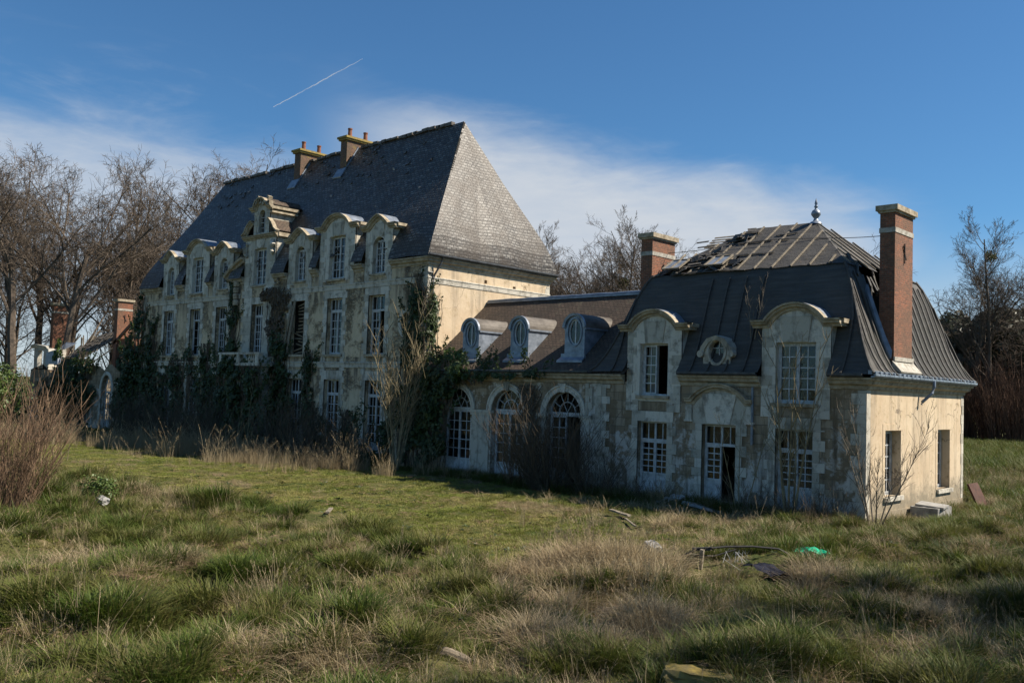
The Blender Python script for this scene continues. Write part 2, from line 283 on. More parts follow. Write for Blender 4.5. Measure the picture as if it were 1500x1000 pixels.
# ------------------------------------------------------------------ mesh helpers
class MB:
    def __init__(s): s.v = []; s.f = []
    def poly(s, pts):
        i = len(s.v); s.v += [tuple(p) for p in pts]; s.f.append(tuple(range(i, i + len(pts))))
    def hexa(s, p):   # bottom 4 then top 4
        i = len(s.v); s.v += [tuple(q) for q in p]
        for a in ((3, 2, 1, 0), (4, 5, 6, 7), (0, 1, 5, 4), (1, 2, 6, 5), (2, 3, 7, 6), (3, 0, 4, 7)): s.f.append(tuple(i + k for k in a))
    def box(s, x0, x1, y0, y1, z0, z1):
        s.hexa([(x0, y0, z0), (x1, y0, z0), (x1, y1, z0), (x0, y1, z0), (x0, y0, z1), (x1, y0, z1), (x1, y1, z1), (x0, y1, z1)])
    def bar(s, M, u0, u1, v0, v1, d0, d1):
        s.hexa([M(u0, v0, d0), M(u1, v0, d0), M(u1, v0, d1), M(u0, v0, d1), M(u0, v1, d0), M(u1, v1, d0), M(u1, v1, d1), M(u0, v1, d1)])
    def obox(s, c, size, rot):
        m = Matrix.Translation(c) @ rot.to_matrix().to_4x4() if not isinstance(rot, Matrix) else Matrix.Translation(c) @ rot.to_4x4()
        a, b, d = (x / 2 for x in size)
        s.hexa([m @ Vector(q) for q in ((-a, -b, -d), (a, -b, -d), (a, b, -d), (-a, b, -d), (-a, -b, d), (a, -b, d), (a, b, d), (-a, b, d))])
    def tube(s, pts, rad, n=6, cap=True):
        pts = [Vector(p) for p in pts]; k = len(pts)
        if not isinstance(rad, (list, tuple)): rad = [rad] * k
        i0 = len(s.v); ref = Vector((0, 0, 1))
        for i, p in enumerate(pts):
            t = (pts[min(i + 1, k - 1)] - pts[max(i - 1, 0)]); t = t.normalized() if t.length > 1e-9 else Vector((0, 0, 1))
            r_ = ref if abs(t.dot(ref)) < .95 else Vector((1, 0, 0))
            a = t.cross(r_).normalized(); b = t.cross(a)
            for j in range(n):
                q = 2 * math.pi * j / n; s.v.append(tuple(p + (a * math.cos(q) + b * math.sin(q)) * rad[i]))
        for i in range(k - 1):
            for j in range(n):
                s.f.append((i0 + i * n + j, i0 + i * n + (j + 1) % n, i0 + (i + 1) * n + (j + 1) % n, i0 + (i + 1) * n + j))
        if cap and n > 3:
            s.f.append(tuple(i0 + j for j in range(n))[::-1]); s.f.append(tuple(i0 + (k - 1) * n + j for j in range(n)))
    def lathe(s, c, prof, n=16):
        i0 = len(s.v); c = Vector(c)
        for r_, z in prof:
            for j in range(n): q = 2 * math.pi * j / n; s.v.append((c.x + r_ * math.cos(q), c.y + r_ * math.sin(q), c.z + z))
        for i in range(len(prof) - 1):
            for j in range(n): s.f.append((i0 + i * n + j, i0 + i * n + (j + 1) % n, i0 + (i + 1) * n + (j + 1) % n, i0 + (i + 1) * n + j))
    def face_with_holes(s, M, outline, holes, reveal=.25, d=0.0):
        bm = bmesh.new(); es = []
        for loop in [outline] + holes:
            vs = [bm.verts.new((u, v, 0)) for u, v in loop]
            es += [bm.edges.new((vs[i], vs[(i + 1) % len(vs)])) for i in range(len(vs))]
        bmesh.ops.triangle_fill(bm, use_beauty=True, use_dissolve=False, edges=es, normal=(0, 0, 1))
        bm.verts.index_update(); i0 = len(s.v)
        s.v += [tuple(M(v.co.x, v.co.y, d)) for v in bm.verts]
        s.f += [tuple(i0 + v.index for v in f.verts) for f in bm.faces]; bm.free()
        for h in holes:
            for i in range(len(h)):
                a, b = h[i], h[(i + 1) % len(h)]
                s.poly([M(*a, d), M(*b, d), M(*b, d + reveal), M(*a, d + reveal)])
    def sweep(s, M, path, prof, closed=False):     # mouldings in a wall plane: prof = (normal offset, outward)
        k = len(path); rings = []
        for i, (u, v) in enumerate(path):
            def dirn(a, b):
                q = Vector((b[0] - a[0], b[1] - a[1])); return q.normalized()
            d0 = dirn(path[i - 1], path[i]) if (i > 0 or closed) else dirn(path[0], path[1])
            d1 = dirn(path[i], path[(i + 1) % k]) if (i < k - 1 or closed) else d0
            n0 = Vector((-d0.y, d0.x)); n1 = Vector((-d1.y, d1.x)); m = (n0 + n1); m = m.normalized() if m.length > 1e-6 else n0
            sc_ = 1 / max(.35, m.dot(n0))
            i0 = len(s.v); s.v += [tuple(M(u + m.x * a * sc_, v + m.y * a * sc_, -o)) for a, o in prof]; rings.append(i0)
        q = len(prof)
        for i in range(k if closed else k - 1):
            a, b = rings[i], rings[(i + 1) % k]
            for j in range(q): s.f.append((a + j, a + (j + 1) % q, b + (j + 1) % q, b + j))
        if not closed:
            s.f.append(tuple(rings[0] + j for j in range(q))); s.f.append(tuple(rings[-1] + j for j in range(q))[::-1])
    def plan_sweep(s, path, prof):                 # cornices round a plan: prof = (outward, z); outward is to the right of the path
        k = len(path); rings = []
        for i, p in enumerate(path):
            d0 = Vector((path[i][0] - path[i - 1][0], path[i][1] - path[i - 1][1])).normalized() if i > 0 else None
            d1 = Vector((path[i + 1][0] - path[i][0], path[i + 1][1] - path[i][1])).normalized() if i < k - 1 else None
            d0 = d0 or d1; d1 = d1 or d0
            n0 = Vector((d0.y, -d0.x)); n1 = Vector((d1.y, -d1.x)); m = (n0 + n1).normalized(); sc_ = 1 / m.dot(n0)
            i0 = len(s.v); s.v += [(p[0] + m.x * a * sc_, p[1] + m.y * a * sc_, z) for a, z in prof]; rings.append(i0)
        q = len(prof)
        for i in range(k - 1):
            for j in range(q): s.f.append((rings[i] + j, rings[i] + (j + 1) % q, rings[i + 1] + (j + 1) % q, rings[i + 1] + j))
        s.f.append(tuple(rings[0] + j for j in range(q))); s.f.append(tuple(rings[-1] + j for j in range(q))[::-1])
    def build(s, name, mat, parent=None, uv=True, smooth=False):
        me = bpy.data.meshes.new(name); me.from_pydata(s.v, [], s.f); me.update()
        if uv and len(me.polygons):
            npoly = len(me.polygons); nl = len(me.loops)
            nor = np.empty(npoly * 3, 'f'); me.polygons.foreach_get('normal', nor); nor = nor.reshape(-1, 3)
            tot = np.empty(npoly, 'i'); me.polygons.foreach_get('loop_total', tot)
            lv = np.empty(nl, 'i'); me.loops.foreach_get('vertex_index', lv)
            co = np.empty(len(me.vertices) * 3, 'f'); me.vertices.foreach_get('co', co); co = co.reshape(-1, 3)
            nor[nor[:, 2] < -.2] *= -1
            t = np.stack([-nor[:, 1], nor[:, 0], np.zeros(npoly)], 1); ln = np.linalg.norm(t, axis=1); flat = ln < .15
            t[flat] = (1, 0, 0); ln[flat] = 1; t /= ln[:, None]
            sg = np.where(np.abs(t[:, 0]) > np.abs(t[:, 1]), np.sign(t[:, 0]), np.sign(t[:, 1])); t *= np.where(sg == 0, 1, sg)[:, None]
            b = np.cross(nor, t); b *= np.where(b[:, 2] < 0, -1, 1)[:, None]
            pi = np.repeat(np.arange(npoly), tot); pl = co[lv]
            uvs = np.stack([(pl * t[pi]).sum(1), (pl * b[pi]).sum(1)], 1).astype('f')
            lay = me.uv_layers.new(name='UVMap'); lay.data.foreach_set('uv', uvs.ravel())
        if smooth: me.polygons.foreach_set('use_smooth', [True] * len(me.polygons))
        me.materials.append(MAT[mat]); o = bpy.data.objects.new(name, me); COL.objects.link(o)
        if parent is not None: attach(o, parent)
        return o
WORLD = {}          # where each thing's Empty stands; its parts are written in world coordinates
def attach(o, p):
    o.parent = p; o.matrix_parent_inverse = Matrix.Translation(-WORLD.get(p.name, Vector((0, 0, 0))))
def thing(name, label, cat, loc=(0, 0, 0), group=None):
    o = bpy.data.objects.new(name, None); COL.objects.link(o); o.empty_display_size = .2; o.location = loc
    WORLD[o.name] = Vector(loc); o['label'] = label; o['category'] = cat
    if group: o['group'] = group
    return o
def tag(o, label, cat, group=None, kind=None):
    o['label'] = label
    if cat: o['category'] = cat
    if group: o['group'] = group
    if kind: o['kind'] = kind
    return o
def front(y0): return lambda u, v, d: (u, y0 + d, v)
def east(x0): return lambda u, v, d: (x0 - d, u, v)
def west(x0): return lambda u, v, d: (x0 + d, u, v)
def back(y0): return lambda u, v, d: (u, y0 - d, v)
def rect(u0, u1, v0, v1): return [(u0, v0), (u1, v0), (u1, v1), (u0, v1)]
def arc(c, v, r_, n=12, rv=None, a0=0, a1=180): rv = rv or r_; return [(c + r_ * math.cos(R(a0 + (a1 - a0) * i / n)), v + rv * math.sin(R(a0 + (a1 - a0) * i / n))) for i in range(n + 1)]
def arch(u0, u1, v0, vs, rise=None, n=14):
    r_ = (u1 - u0) / 2; return [(u0, v0), (u1, v0)] + arc((u0 + u1) / 2, vs, r_, n, rise or r_)
def oval(c, v, ru, rv, n=24): return [(c + ru * math.cos(2 * math.pi * i / n), v + rv * math.sin(2 * math.pi * i / n)) for i in range(n)]

def french(parent, M, u0, u1, v0, v1, d=.22, transom=None, rows=5, cols=2, panel=0., leaves=2, missing=.06, closed=True, curtain=None, name='window', open_leaf=None):
    """timber casement: frame mesh (named part), panes and an optional curtain as its sub-parts"""
    f = MB(); g = MB(); t = .07; e = d + .09
    f.bar(M, u0, u0 + t, v0, v1, d, e); f.bar(M, u1 - t, u1, v0, v1, d, e); f.bar(M, u0 + t, u1 - t, v1 - t, v1, d, e); f.bar(M, u0 + t, u1 - t, v0, v0 + t, d, e)
    a, b, lo, hi = u0 + t, u1 - t, v0 + t, v1 - t; tops = []
    if transom:
        f.bar(M, a, b, transom - .05, transom + .06, d - .03, e); tops = [(a, b, transom + .06, hi)]; hi = transom - .05
    def cells(a, b, lo, hi, nc, nr, w_=.022, Mx=M):
        for i in range(1, nc): u = a + (b - a) * i / nc; f.bar(Mx, u - w_, u + w_, lo, hi, d + .02, e - .02)
        for j in range(1, nr): v = lo + (hi - lo) * j / nr; f.bar(Mx, a, b, v - w_, v + w_, d + .022, e - .022)
        for i in range(nc):
            for j in range(nr):
                if rnd.random() > missing:
                    ua, ub = a + (b - a) * i / nc, a + (b - a) * (i + 1) / nc; va, vb = lo + (hi - lo) * j / nr, lo + (hi - lo) * (j + 1) / nr
                    tl = rnd.uniform(-.006, .006)
                    g.poly([Mx(ua, va, d + .045 + tl), Mx(ub, va, d + .045), Mx(ub, vb, d + .045 - tl), Mx(ua, vb, d + .045)])
    for (ta, tb, tl, th) in tops:
        m_ = (ta + tb) / 2; f.bar(M, m_ - .045, m_ + .045, tl, th, d, e); cells(ta, m_ - .045, tl, th, cols, 1); cells(m_ + .045, tb, tl, th, cols, 1)
    w_ = (b - a) / leaves
    for i in range(leaves):
        la, lb = a + w_ * i, a + w_ * (i + 1); Mx = M
        if open_leaf is not None and i == open_leaf:
            ang = R(80); hinge = lb if i else la; sg = -1 if i else 1
            def Mx(u, v, dd, h=hinge, sg=sg): q = abs(u - h); return M(h + sg * (q * math.cos(ang) + (dd - d) * math.sin(ang)), v, d + q * math.sin(ang))
        s_ = .06
        f.bar(Mx, la + .004, la + s_, lo, hi, d - .015, e - .01); f.bar(Mx, lb - s_, lb - .004, lo, hi, d - .015, e - .01)
        f.bar(Mx, la + s_, lb - s_, hi - s_, hi, d - .015, e - .01); pt = lo + panel if panel else lo
        if panel:
            f.bar(Mx, la + s_, lb - s_, lo, lo + .1, d - .015, e - .01); f.bar(Mx, la + s_, lb - s_, lo + .1, pt - .06, d + .025, e - .03)
            f.bar(Mx, la + s_, lb - s_, pt - .06, pt, d - .015, e - .01)
        else: f.bar(Mx, la + s_, lb - s_, lo, lo + s_, d - .015, e - .01); pt = lo + s_
        cells(la + s_, lb - s_, pt, hi - s_, cols, rows, .02, Mx)
    o = f.build(name, 'white_paint', parent); pp = o if parent.parent is None else parent; g.build('pane', 'window_glass', pp, uv=False)
    if curtain:
        c = MB(); k = 26
        for (ca, cb) in curtain:
            pts = [(a + (b - a) * (ca + (cb - ca) * i / k), .03 * math.sin(i * 1.9) + rnd.uniform(-.008, .008)) for i in range(k + 1)]
            for (p, q), (p2, q2) in zip(pts, pts[1:]): c.poly([M(p, lo, e + .12 + q), M(p2, lo, e + .12 + q2), M(p2, v1, e + .12 + q2), M(p, v1, e + .12 + q)])
        c.build('curtain', 'curtain', pp, uv=False)
    return o
def toothed(mb, M, u, dr, v0, v1, w1=.26, w2=.46, h=.36, d=-.02, jitter=.03):
    v = v0; i = rnd.randint(0, 1)
    while v < v1 - .05:
        hh = min(h * rnd.uniform(.85, 1.15), v1 - v); w_ = (w1 if i % 2 else w2) + rnd.uniform(-jitter, jitter)
        a, b = sorted((u, u + dr * w_)); mb.bar(M, a, b, v + .005, v + hh - .005, d - rnd.uniform(0, .012), .06); v += hh; i += 1
def rows_of_stones(mb, M, u0, u1, v0, v1, n, d=-.022):
    for i in range(n):
        a, b = u0 + (u1 - u0) * i / n, u0 + (u1 - u0) * (i + 1) / n; mb.bar(M, a + .004, b - .004, v0, v1, d - rnd.uniform(0, .012), .05)
def pediment_path(cx, vs, half, ah, rise, n=14, p=None):
    pts = [(cx + half, vs), (cx + ah, vs)]
    if p is None:
        rr = (ah * ah + rise * rise) / (2 * rise); a = math.asin(min(1, ah / rr)); a = a if rise <= ah else math.pi - a
        pts += [(cx + rr * math.sin(a - 2 * a * i / n), vs + rise - rr + rr * math.cos(a - 2 * a * i / n)) for i in range(1, n)]
    else: pts += [(cx + ah * (1 - 2 * i / n), vs + rise * (1 - abs(1 - 2 * i / n) ** p)) for i in range(1, n)]
    pts += [(cx - ah, vs), (cx - half, vs)]
    return pts[::-1]          # left to right
MOULD = [(-.10, .0), (-.10, .06), (-.02, .09), (.03, .2), (.10, .21), (.12, .28), (.19, .29), (.19, 0)]
def extrude_path(mb, path, y0, y1, lift=0.0):
    for (u, v), (u2, v2) in zip(path, path[1:]): mb.poly([(u, y0, v + lift), (u2, y0, v2 + lift), (u2, y1, v2 + lift), (u, y1, v + lift)])
def stone_dormer(parent, cx, wbody, base, wh, v0, v1, vs, half, ah, rise, depth, archtop=False, p=None, rows=5, curtain=None, open_leaf=None, cols=2, roof_mat='lead', y=0.0, reveal=.3, leaves=2):
    """stone attic dormer standing flush with the facade; its window, cornice and lead roof are sub-parts"""
    M = front(y); mb = MB(); path = pediment_path(cx, vs, half, ah, rise, p=p)
    inner = [q for q in path if abs(q[0] - cx) <= wbody / 2 + 1e-6]
    outline = [(cx - wbody / 2, base), (cx + wbody / 2, base), (cx + wbody / 2, vs)] + [q for q in inner[::-1] if abs(q[0] - cx) < wbody / 2 - .02] + [(cx - wbody / 2, vs)]
    hole = arch(cx - wh, cx + wh, v0, v1 - wh) if archtop else rect(cx - wh, cx + wh, v0, v1)
    mb.face_with_holes(M, outline, [hole], reveal)
    for sx in (-1, 1):
        x = cx + sx * wbody / 2; mb.poly([(x, y, base), (x, y + depth, base), (x, y + depth, vs + .1), (x, y, vs + .1)])
    for sx in (-1, 1): toothed(mb, M, cx + sx * wbody / 2, -sx, base + .02, vs - .12, .22 * wbody / 2, .33 * wbody / 2, .38, -.012)
    # keystone / voussoir panel
    mb.hexa([M(cx - wh * .62, v1 + .03, -.035), M(cx + wh * .62, v1 + .03, -.035), M(cx + wh * .62, v1 + .03, .05), M(cx - wh * .62, v1 + .03, .05), M(cx - wh * .8, vs + rise * .5, -.035), M(cx + wh * .8, vs + rise * .5, -.035), M(cx + wh * .8, vs + rise * .5, .05), M(cx - wh * .8, vs + rise * .5, .05)])
    o = mb.build('dormer', 'stone', parent)
    c = MB(); c.sweep(M, path, MOULD)
    for sx in (-1, 1):
        x = cx + sx * (wbody / 2); xa, xb = sorted((x, cx + sx * half)); c.box(xa, xb, y, y + depth * .5, vs - .08, vs + .03); c.box(xa - (.08 if sx < 0 else 0), xb + (.08 if sx > 0 else 0), y, y + depth * .62, vs + .03, vs + .19)
    c.bar(M, cx - wh - .12, cx + wh + .12, v0 - .13, v0, -.12, .12)
    c.build('cornice', 'cornice_stone', o)
    r_ = MB(); extrude_path(r_, pediment_path(cx, vs, half + .06, ah + .02, rise, p=p), y - .27, y + depth, .205); extrude_path(r_, pediment_path(cx, vs, half + .06, ah + .02, rise, p=p), y - .27, y + depth, .18)
    r_.build('dormer_roof', roof_mat, o)
    french(o, M, cx - wh, cx + wh, v0, v1 if not archtop else v1 - wh * .25, reveal - .06, None, rows, cols, 0, leaves, .05, curtain=curtain, open_leaf=open_leaf)
    return o

# ------------------------------------------------------------------ the main house
XL, XR, DM, CX = -57.4, -23.56, 9.78, -40.48
GZ = -.42
house = thing('chateau_house', 'tall abandoned stone chateau with steep slate roof, dormers and two ridge chimneys', 'chateau', (CX, 4.9, GZ))
F = front(0)
BAY = [(-12.55, 'B'), (-8.45, 'A'), (-4.7, 'C'), (0, 'D'), (4.75, 'C'), (8.62, 'A'), (12.62, 'B')]
WB = {'A': 3.5, 'B': 2.45, 'C': 2.7, 'D': 3.75}
WW = {'A': .76, 'B': .62, 'C': .66, 'D': .74}
outline = [(XL, -1), (XR, -1), (XR, 10.6)]
for o_, k in reversed(BAY):
    c = CX + o_; h = WB[k] / 2; outline += [(c + h, 10.6), (c + h, 10.02), (c - h, 10.02), (c - h, 10.6)]
outline += [(XL, 10.6)]
holes = []; wins = []
for o_, k in BAY:
    c = CX + o_
    wf = .76 if k != 'D' else .74
    holes += [rect(c - wf, c + wf, 5.66, 9.0), rect(c - wf, c + wf, .15, 4.18)]
    wins.append((c, wf, k))
holes.append(oval(-25.25, 7.35, .36, .55))
mb = MB(); mb.face_with_holes(F, outline, holes, .3)
mb.build('front_wall', 'rubble', house)
mb = MB(); E_ = east(XR); mb.face_with_holes(E_, [(0, -1), (DM, -1), (DM, 10.6), (0, 10.6)], [[(4.2, 9.86), (4.42, 9.86), (4.42, 10.06), (4.2, 10.06)], [(6.55, 9.74), (6.78, 9.74), (6.78, 9.94), (6.55, 9.94)]], .4)
mb.build('side_wall', 'plaster', house)
mb = MB(); mb.poly([(XL, 0, -1), (XL, DM, -1), (XL, DM, 10.6), (XL, 0, 10.6)]); mb.poly([(XL, DM, -1), (XR, DM, -1), (XR, DM, 10.6), (XL, DM, 10.6)])
mb.build('rear_wall', 'plaster', house)
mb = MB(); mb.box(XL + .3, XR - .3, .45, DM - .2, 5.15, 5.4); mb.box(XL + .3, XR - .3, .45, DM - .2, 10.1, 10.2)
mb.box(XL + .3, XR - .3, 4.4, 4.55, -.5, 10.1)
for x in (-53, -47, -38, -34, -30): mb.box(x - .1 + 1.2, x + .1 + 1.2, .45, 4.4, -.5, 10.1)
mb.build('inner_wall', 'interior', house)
for c, wf, k in wins:
    if k == 'C' and c > CX: continue
    cur = [(.05, .45)] if rnd.random() < .45 else None
    french(house, F, c - wf, c + wf, 5.66, 9.0, .24 + rnd.uniform(0, .05), 8.2 + rnd.uniform(-.08, .08), rnd.choice((4, 5, 5, 6)), 2, 0, 2, rnd.choice((.05, .15, .3)), curtain=cur, open_leaf=rnd.choice((None, None, None, 0, 1)))
for c, wf, k in wins: french(house, F, c - wf, c + wf, .15, 4.18, .24 + rnd.uniform(0, .05), 3.35, 5, 2, .5, 2, rnd.choice((.05, .2, .4)), open_leaf=rnd.choice((None, None, 0)))
# louvred bay left in ruins
mb = MB(); c = CX + 4.75
for i in range(15): v = 5.8 + i * .215; mb.obox(F(c + rnd.uniform(-.1, .25), v, .22), (rnd.uniform(.7, 1.35), .03, .09), Matrix.Rotation(rnd.uniform(-.28, .28), 3, 'Y') @ Matrix.Rotation(.5, 3, 'X'))
mb.bar(F, c + .5, c + .58, 5.7, 8.95, .1, .18); mb.obox(F(c - .55, 7.4, -.12), (.22, .05, 3.3), Matrix.Rotation(.22, 3, 'Y')); mb.obox(F(c - .95, 7.3, -.1), (.2, .05, 3.0), Matrix.Rotation(.30, 3, 'Y'))
mb.build('broken_shutter', 'old_wood', house)
mb = MB()
for o_, k in BAY:
    c = CX + o_; wf = .76 if k != 'D' else .74
    for sx in (-1, 1):
        if k == 'D': toothed(mb, F, c + sx * wf, sx, .1, 10.3, .95, 1.25, .42, -.05, .02)
        else: toothed(mb, F, c + sx * wf, sx, .1, 9.4, .30, .44, .36); toothed(mb, F, c + sx * WB[k] / 2, -sx, 9.78, 10.55, .3, .4, .36)
    rows_of_stones(mb, F, c - wf - .3, c + wf + .3, 9.0, 9.44, 3); rows_of_stones(mb, F, c - wf - .3, c + wf + .3, 4.18, 4.7, 3)
    mb.build('stone_dressing', 'stone', house); mb = MB()
toothed(mb, F, XR, -1, -.5, 10.3, .35, .6, .4, -.03); toothed(mb, F, XL, 1, -.5, 10.3, .35, .55, .4, -.03)
toothed(mb, E_, DM, -1, 6, 10.25, .3, .42, .4, -.012)
mb.bar(E_, -.02, .36, -.5, 10.3, -.012, .05)
mb.build('stone_dressing', 'stone', house)
mb = MB(); ring = oval(-25.25, 7.35, .38, .57, 28); mb.sweep(F, ring[::-1], [(0, 0), (0, .05), (.24, .05), (.24, 0)], closed=True); mb.build('round_window_surround', 'stone', house)
mb = MB(); mb.bar(F, -25.28, -25.22, 6.82, 7.88, .2, .26); mb.bar(F, -25.6, -24.9, 7.32, 7.38, .2, .26); o = mb.build('round_window', 'white_paint', house)
mb = MB(); mb.poly([F(u, v, .24) for u, v in oval(-25.25, 7.35, .36, .55)]); mb.build('pane', 'window_glass', o, uv=False)
S = [(0, 9.45), (.05, 9.47), (.07, 9.68), (.11, 9.72), (.11, 9.78), (0, 9.8)]
for pth, pr in (([(XL, 0), (CX - 2.3, 0)], S), ([(CX + 2.3, 0), (XR, 0), (XR, DM)], [(a * .7, z) for a, z in S]), ([(XL, 0), (CX - 2.2, 0)], [(a, z - 4.58) for a, z in S]), ([(CX + 2.2, 0), (XR, 0)], [(a, z - 4.58) for a, z in S])):
    mb = MB(); mb.plan_sweep(pth, pr); mb.build('string_course', 'stone', house)
for o_, k in BAY: c = CX + o_; mb = MB(); mb.bar(F, c - .95, c + .95, 5.52, 5.66, -.12, .2); mb.build('window_sill', 'cornice_stone', house)
CP = [(0, 10.42), (.06, 10.44), (.08, 10.56), (.2, 10.62), (.23, 10.74), (.30, 10.76), (.31, 10.84), (0, 10.84)]
mb = MB(); xs = XL - .3
for o_, k in BAY + [(99, 'A')]:
    a = xs; b = CX + o_ - WB[k] / 2 if o_ < 90 else None
    if b: mb.plan_sweep([(a, 0), (b, 0)], CP); mb.build('cornice', 'cornice_stone', house); mb = MB(); xs = CX + o_ + WB[k] / 2
mb.plan_sweep([(xs, 0), (XR, 0), (XR, DM), (XL, DM), (XL, -.3)], CP); mb.build('cornice', 'cornice_stone', house)
mb = MB(); mb.plan_sweep([(XR, -.32), (XR, DM + .3)], [(.25, 10.86), (.42, 10.86), (.46, 10.92), (.46, 11.0), (.42, 11.0), (.36, 10.93), (.25, 10.93)]); mb.build('gutter', 'zinc_dark', house)
mb = MB(); px = XR + .12
mb.tube([(px + .3, .62, 10.86), (px + .2, .6, 10.5), (px, .35, 9.9), (px, .28, 9.5), (px, .22, 6), (px, .2, 2)], .055, 7); mb.tube([(px - .08, -.05, 10.02), (px - .04, .25, 10.0), (px, .28, 9.7)], .045, 6); mb.build('downpipe', 'zinc_dark', house)
# roof : rings from eave to ridge
def hip_rings(x0, x1, y0, y1, z0, z1, ex, ey, over, ts, flare):
    rr = []
    for t in ts:
        fx = -over + (ex + over) * t - flare * t * (1 - t) ** 4 * 6; fy = -over + (ey + over) * t - flare * t * (1 - t) ** 4 * 6
        z = z0 + (z1 - z0) * t; rr.append([(x0 + fx, y0 + fy, z), (x1 - fx, y0 + fy, z), (x1 - fx, y1 - fy, z), (x0 + fx, y1 - fy, z)])
    return rr
rings = hip_rings(XL, XR, 0, DM, 10.86, 19.86, 2.9, DM / 2, .34, (0, .03, .07, .14, .22, .3, .6, 1), .5)
mb = MB()
def lerp3(a, b, t): return tuple(a[i] + (b[i] - a[i]) * t for i in range(3))
def strip(mb, a0, a1, b0, b1, xs, skip):      # one course of a front slope, cut at the given x and left open where skip() says so
    for x0, x1 in zip(xs, xs[1:]):
        pa = [min(max(x, a0[0]), a1[0]) for x in (x0, x1)]; pb = [min(max(x, b0[0]), b1[0]) for x in (x0, x1)]
        if pa[1] - pa[0] < 1e-4 and pb[1] - pb[0] < 1e-4 or skip((x0 + x1) / 2): continue
        mb.poly([(pa[0], a0[1], a0[2]), (pa[1], a0[1], a0[2]), (pb[1], b0[1], b0[2]), (pb[0], b0[1], b0[2])])
XS = sorted([XL - 1 + i * 1.6 for i in range(24)] + [CX + o_ + s_ * (WB[k] / 2 - .02) for o_, k in BAY for s_ in (-1, 1)])
for n_, (a, b) in enumerate(zip(rings, rings[1:])):
    strip(mb, a[0], a[1], b[0], b[1], XS, lambda x: n_ < 4 and any(abs(x - CX - o_) < WB[k] / 2 - .02 for o_, k in BAY))
    for i in (1, 2, 3):
        j = (i + 1) % 4; nsub = 24 if i % 2 == 0 else 8
        for k in range(nsub): mb.poly([lerp3(a[i], a[j], k / nsub), lerp3(a[i], a[j], (k + 1) / nsub), lerp3(b[i], b[j], (k + 1) / nsub), lerp3(b[i], b[j], k / nsub)])
roof = mb.build('roof', 'slate', house)
def roof_noise(o, amp, sc_=.6):
    for v in o.data.vertices:
        n = noise.noise(v.co * sc_); n2_ = noise.noise(v.co * sc_ + Vector((9, 3, 1))); v.co += Vector((n2_ * .3, n * .6, n)) * amp
roof_noise(roof, .17, .42)
mb = MB(); x = XL + 3
while x < XR - 3.0:
    l = rnd.uniform(.35, .7)
    if rnd.random() > .12: mb.obox((x, DM / 2, 19.86 + rnd.uniform(-.03, .06)), (l, .3, rnd.uniform(.12, .22)), Matrix.Rotation(rnd.uniform(-.06, .06), 3, 'Y'))
    x += l * .97
for i in range(60): t = i / 60; p = Vector(lerp3((XR + .3, -.3, 10.9), (XR - 2.9, DM / 2, 19.8), t)); mb.obox(p, (.1, .12, .22), Matrix.Rotation(.3, 3, 'Y')) if rnd.random() < .7 else None
mb.build('ridge_tile', 'old_lead', roof)
mb = MB()   # slipped slates and bare battens low on the hip end
for i in range(9): z = 11.35 + i * .2; y = .75 + i * .09 + rnd.uniform(-.05, .1); mb.obox((XR - (z - 10.86) * .36 + .13, y + rnd.uniform(0, .6), z), (.06, rnd.uniform(.35, 1.0), .05), Matrix.Rotation(rnd.uniform(-.1, .1), 3, 'X'))
mb.build('bare_batten', 'dark_wood', roof)
mb = MB()
for i in range(26): z = 11.3 + rnd.random() * 2.0; mb.obox((XR - (z - 10.86) * .352 + .13, .35 + (z - 10.9) * .55 + rnd.uniform(0, 1.5), z), (.025, .3, .2), Matrix.Rotation(rnd.uniform(-.5, .5), 3, 'X') @ Matrix.Rotation(-.35, 3, 'Y'))
for i in range(170):
    t = rnd.random() ** 1.3; z = 11.6 + 8.0 * t; y = (z - 10.86) * .581 - .34; x = rnd.uniform(XL + 2 + t * 2, XR - 1 - 2.5 * t); mb.obox((x, y - .05, z), (rnd.uniform(.2, .4), .03, rnd.uniform(.15, .3)), Matrix.Rotation(rnd.uniform(-.5, .5), 3, 'Y') @ Matrix.Rotation(-.53, 3, 'X'))
o = mb.build('loose_slate', 'slate', roof); o['kind'] = 'stuff'
mb = MB()
for x, z in ((-30.6, 14.6), (-33.6, 14.0), (-27.2, 15.4), (-28.0, 13.9), (-43.5, 13.9), (-36.6, 16.2), (-50, 14.9), (-46, 16), (-31, 17.3), (-39.6, 14.6), (-34.2, 12.1), (-27.9, 12.0)): y = (z - 10.86) * .581 - .34; mb = MB(); mb.obox((x, y - .04, z), (.16, .12, .2), Matrix.Rotation(.4, 3, 'X')); mb.build('roof_hook', 'lead', roof)
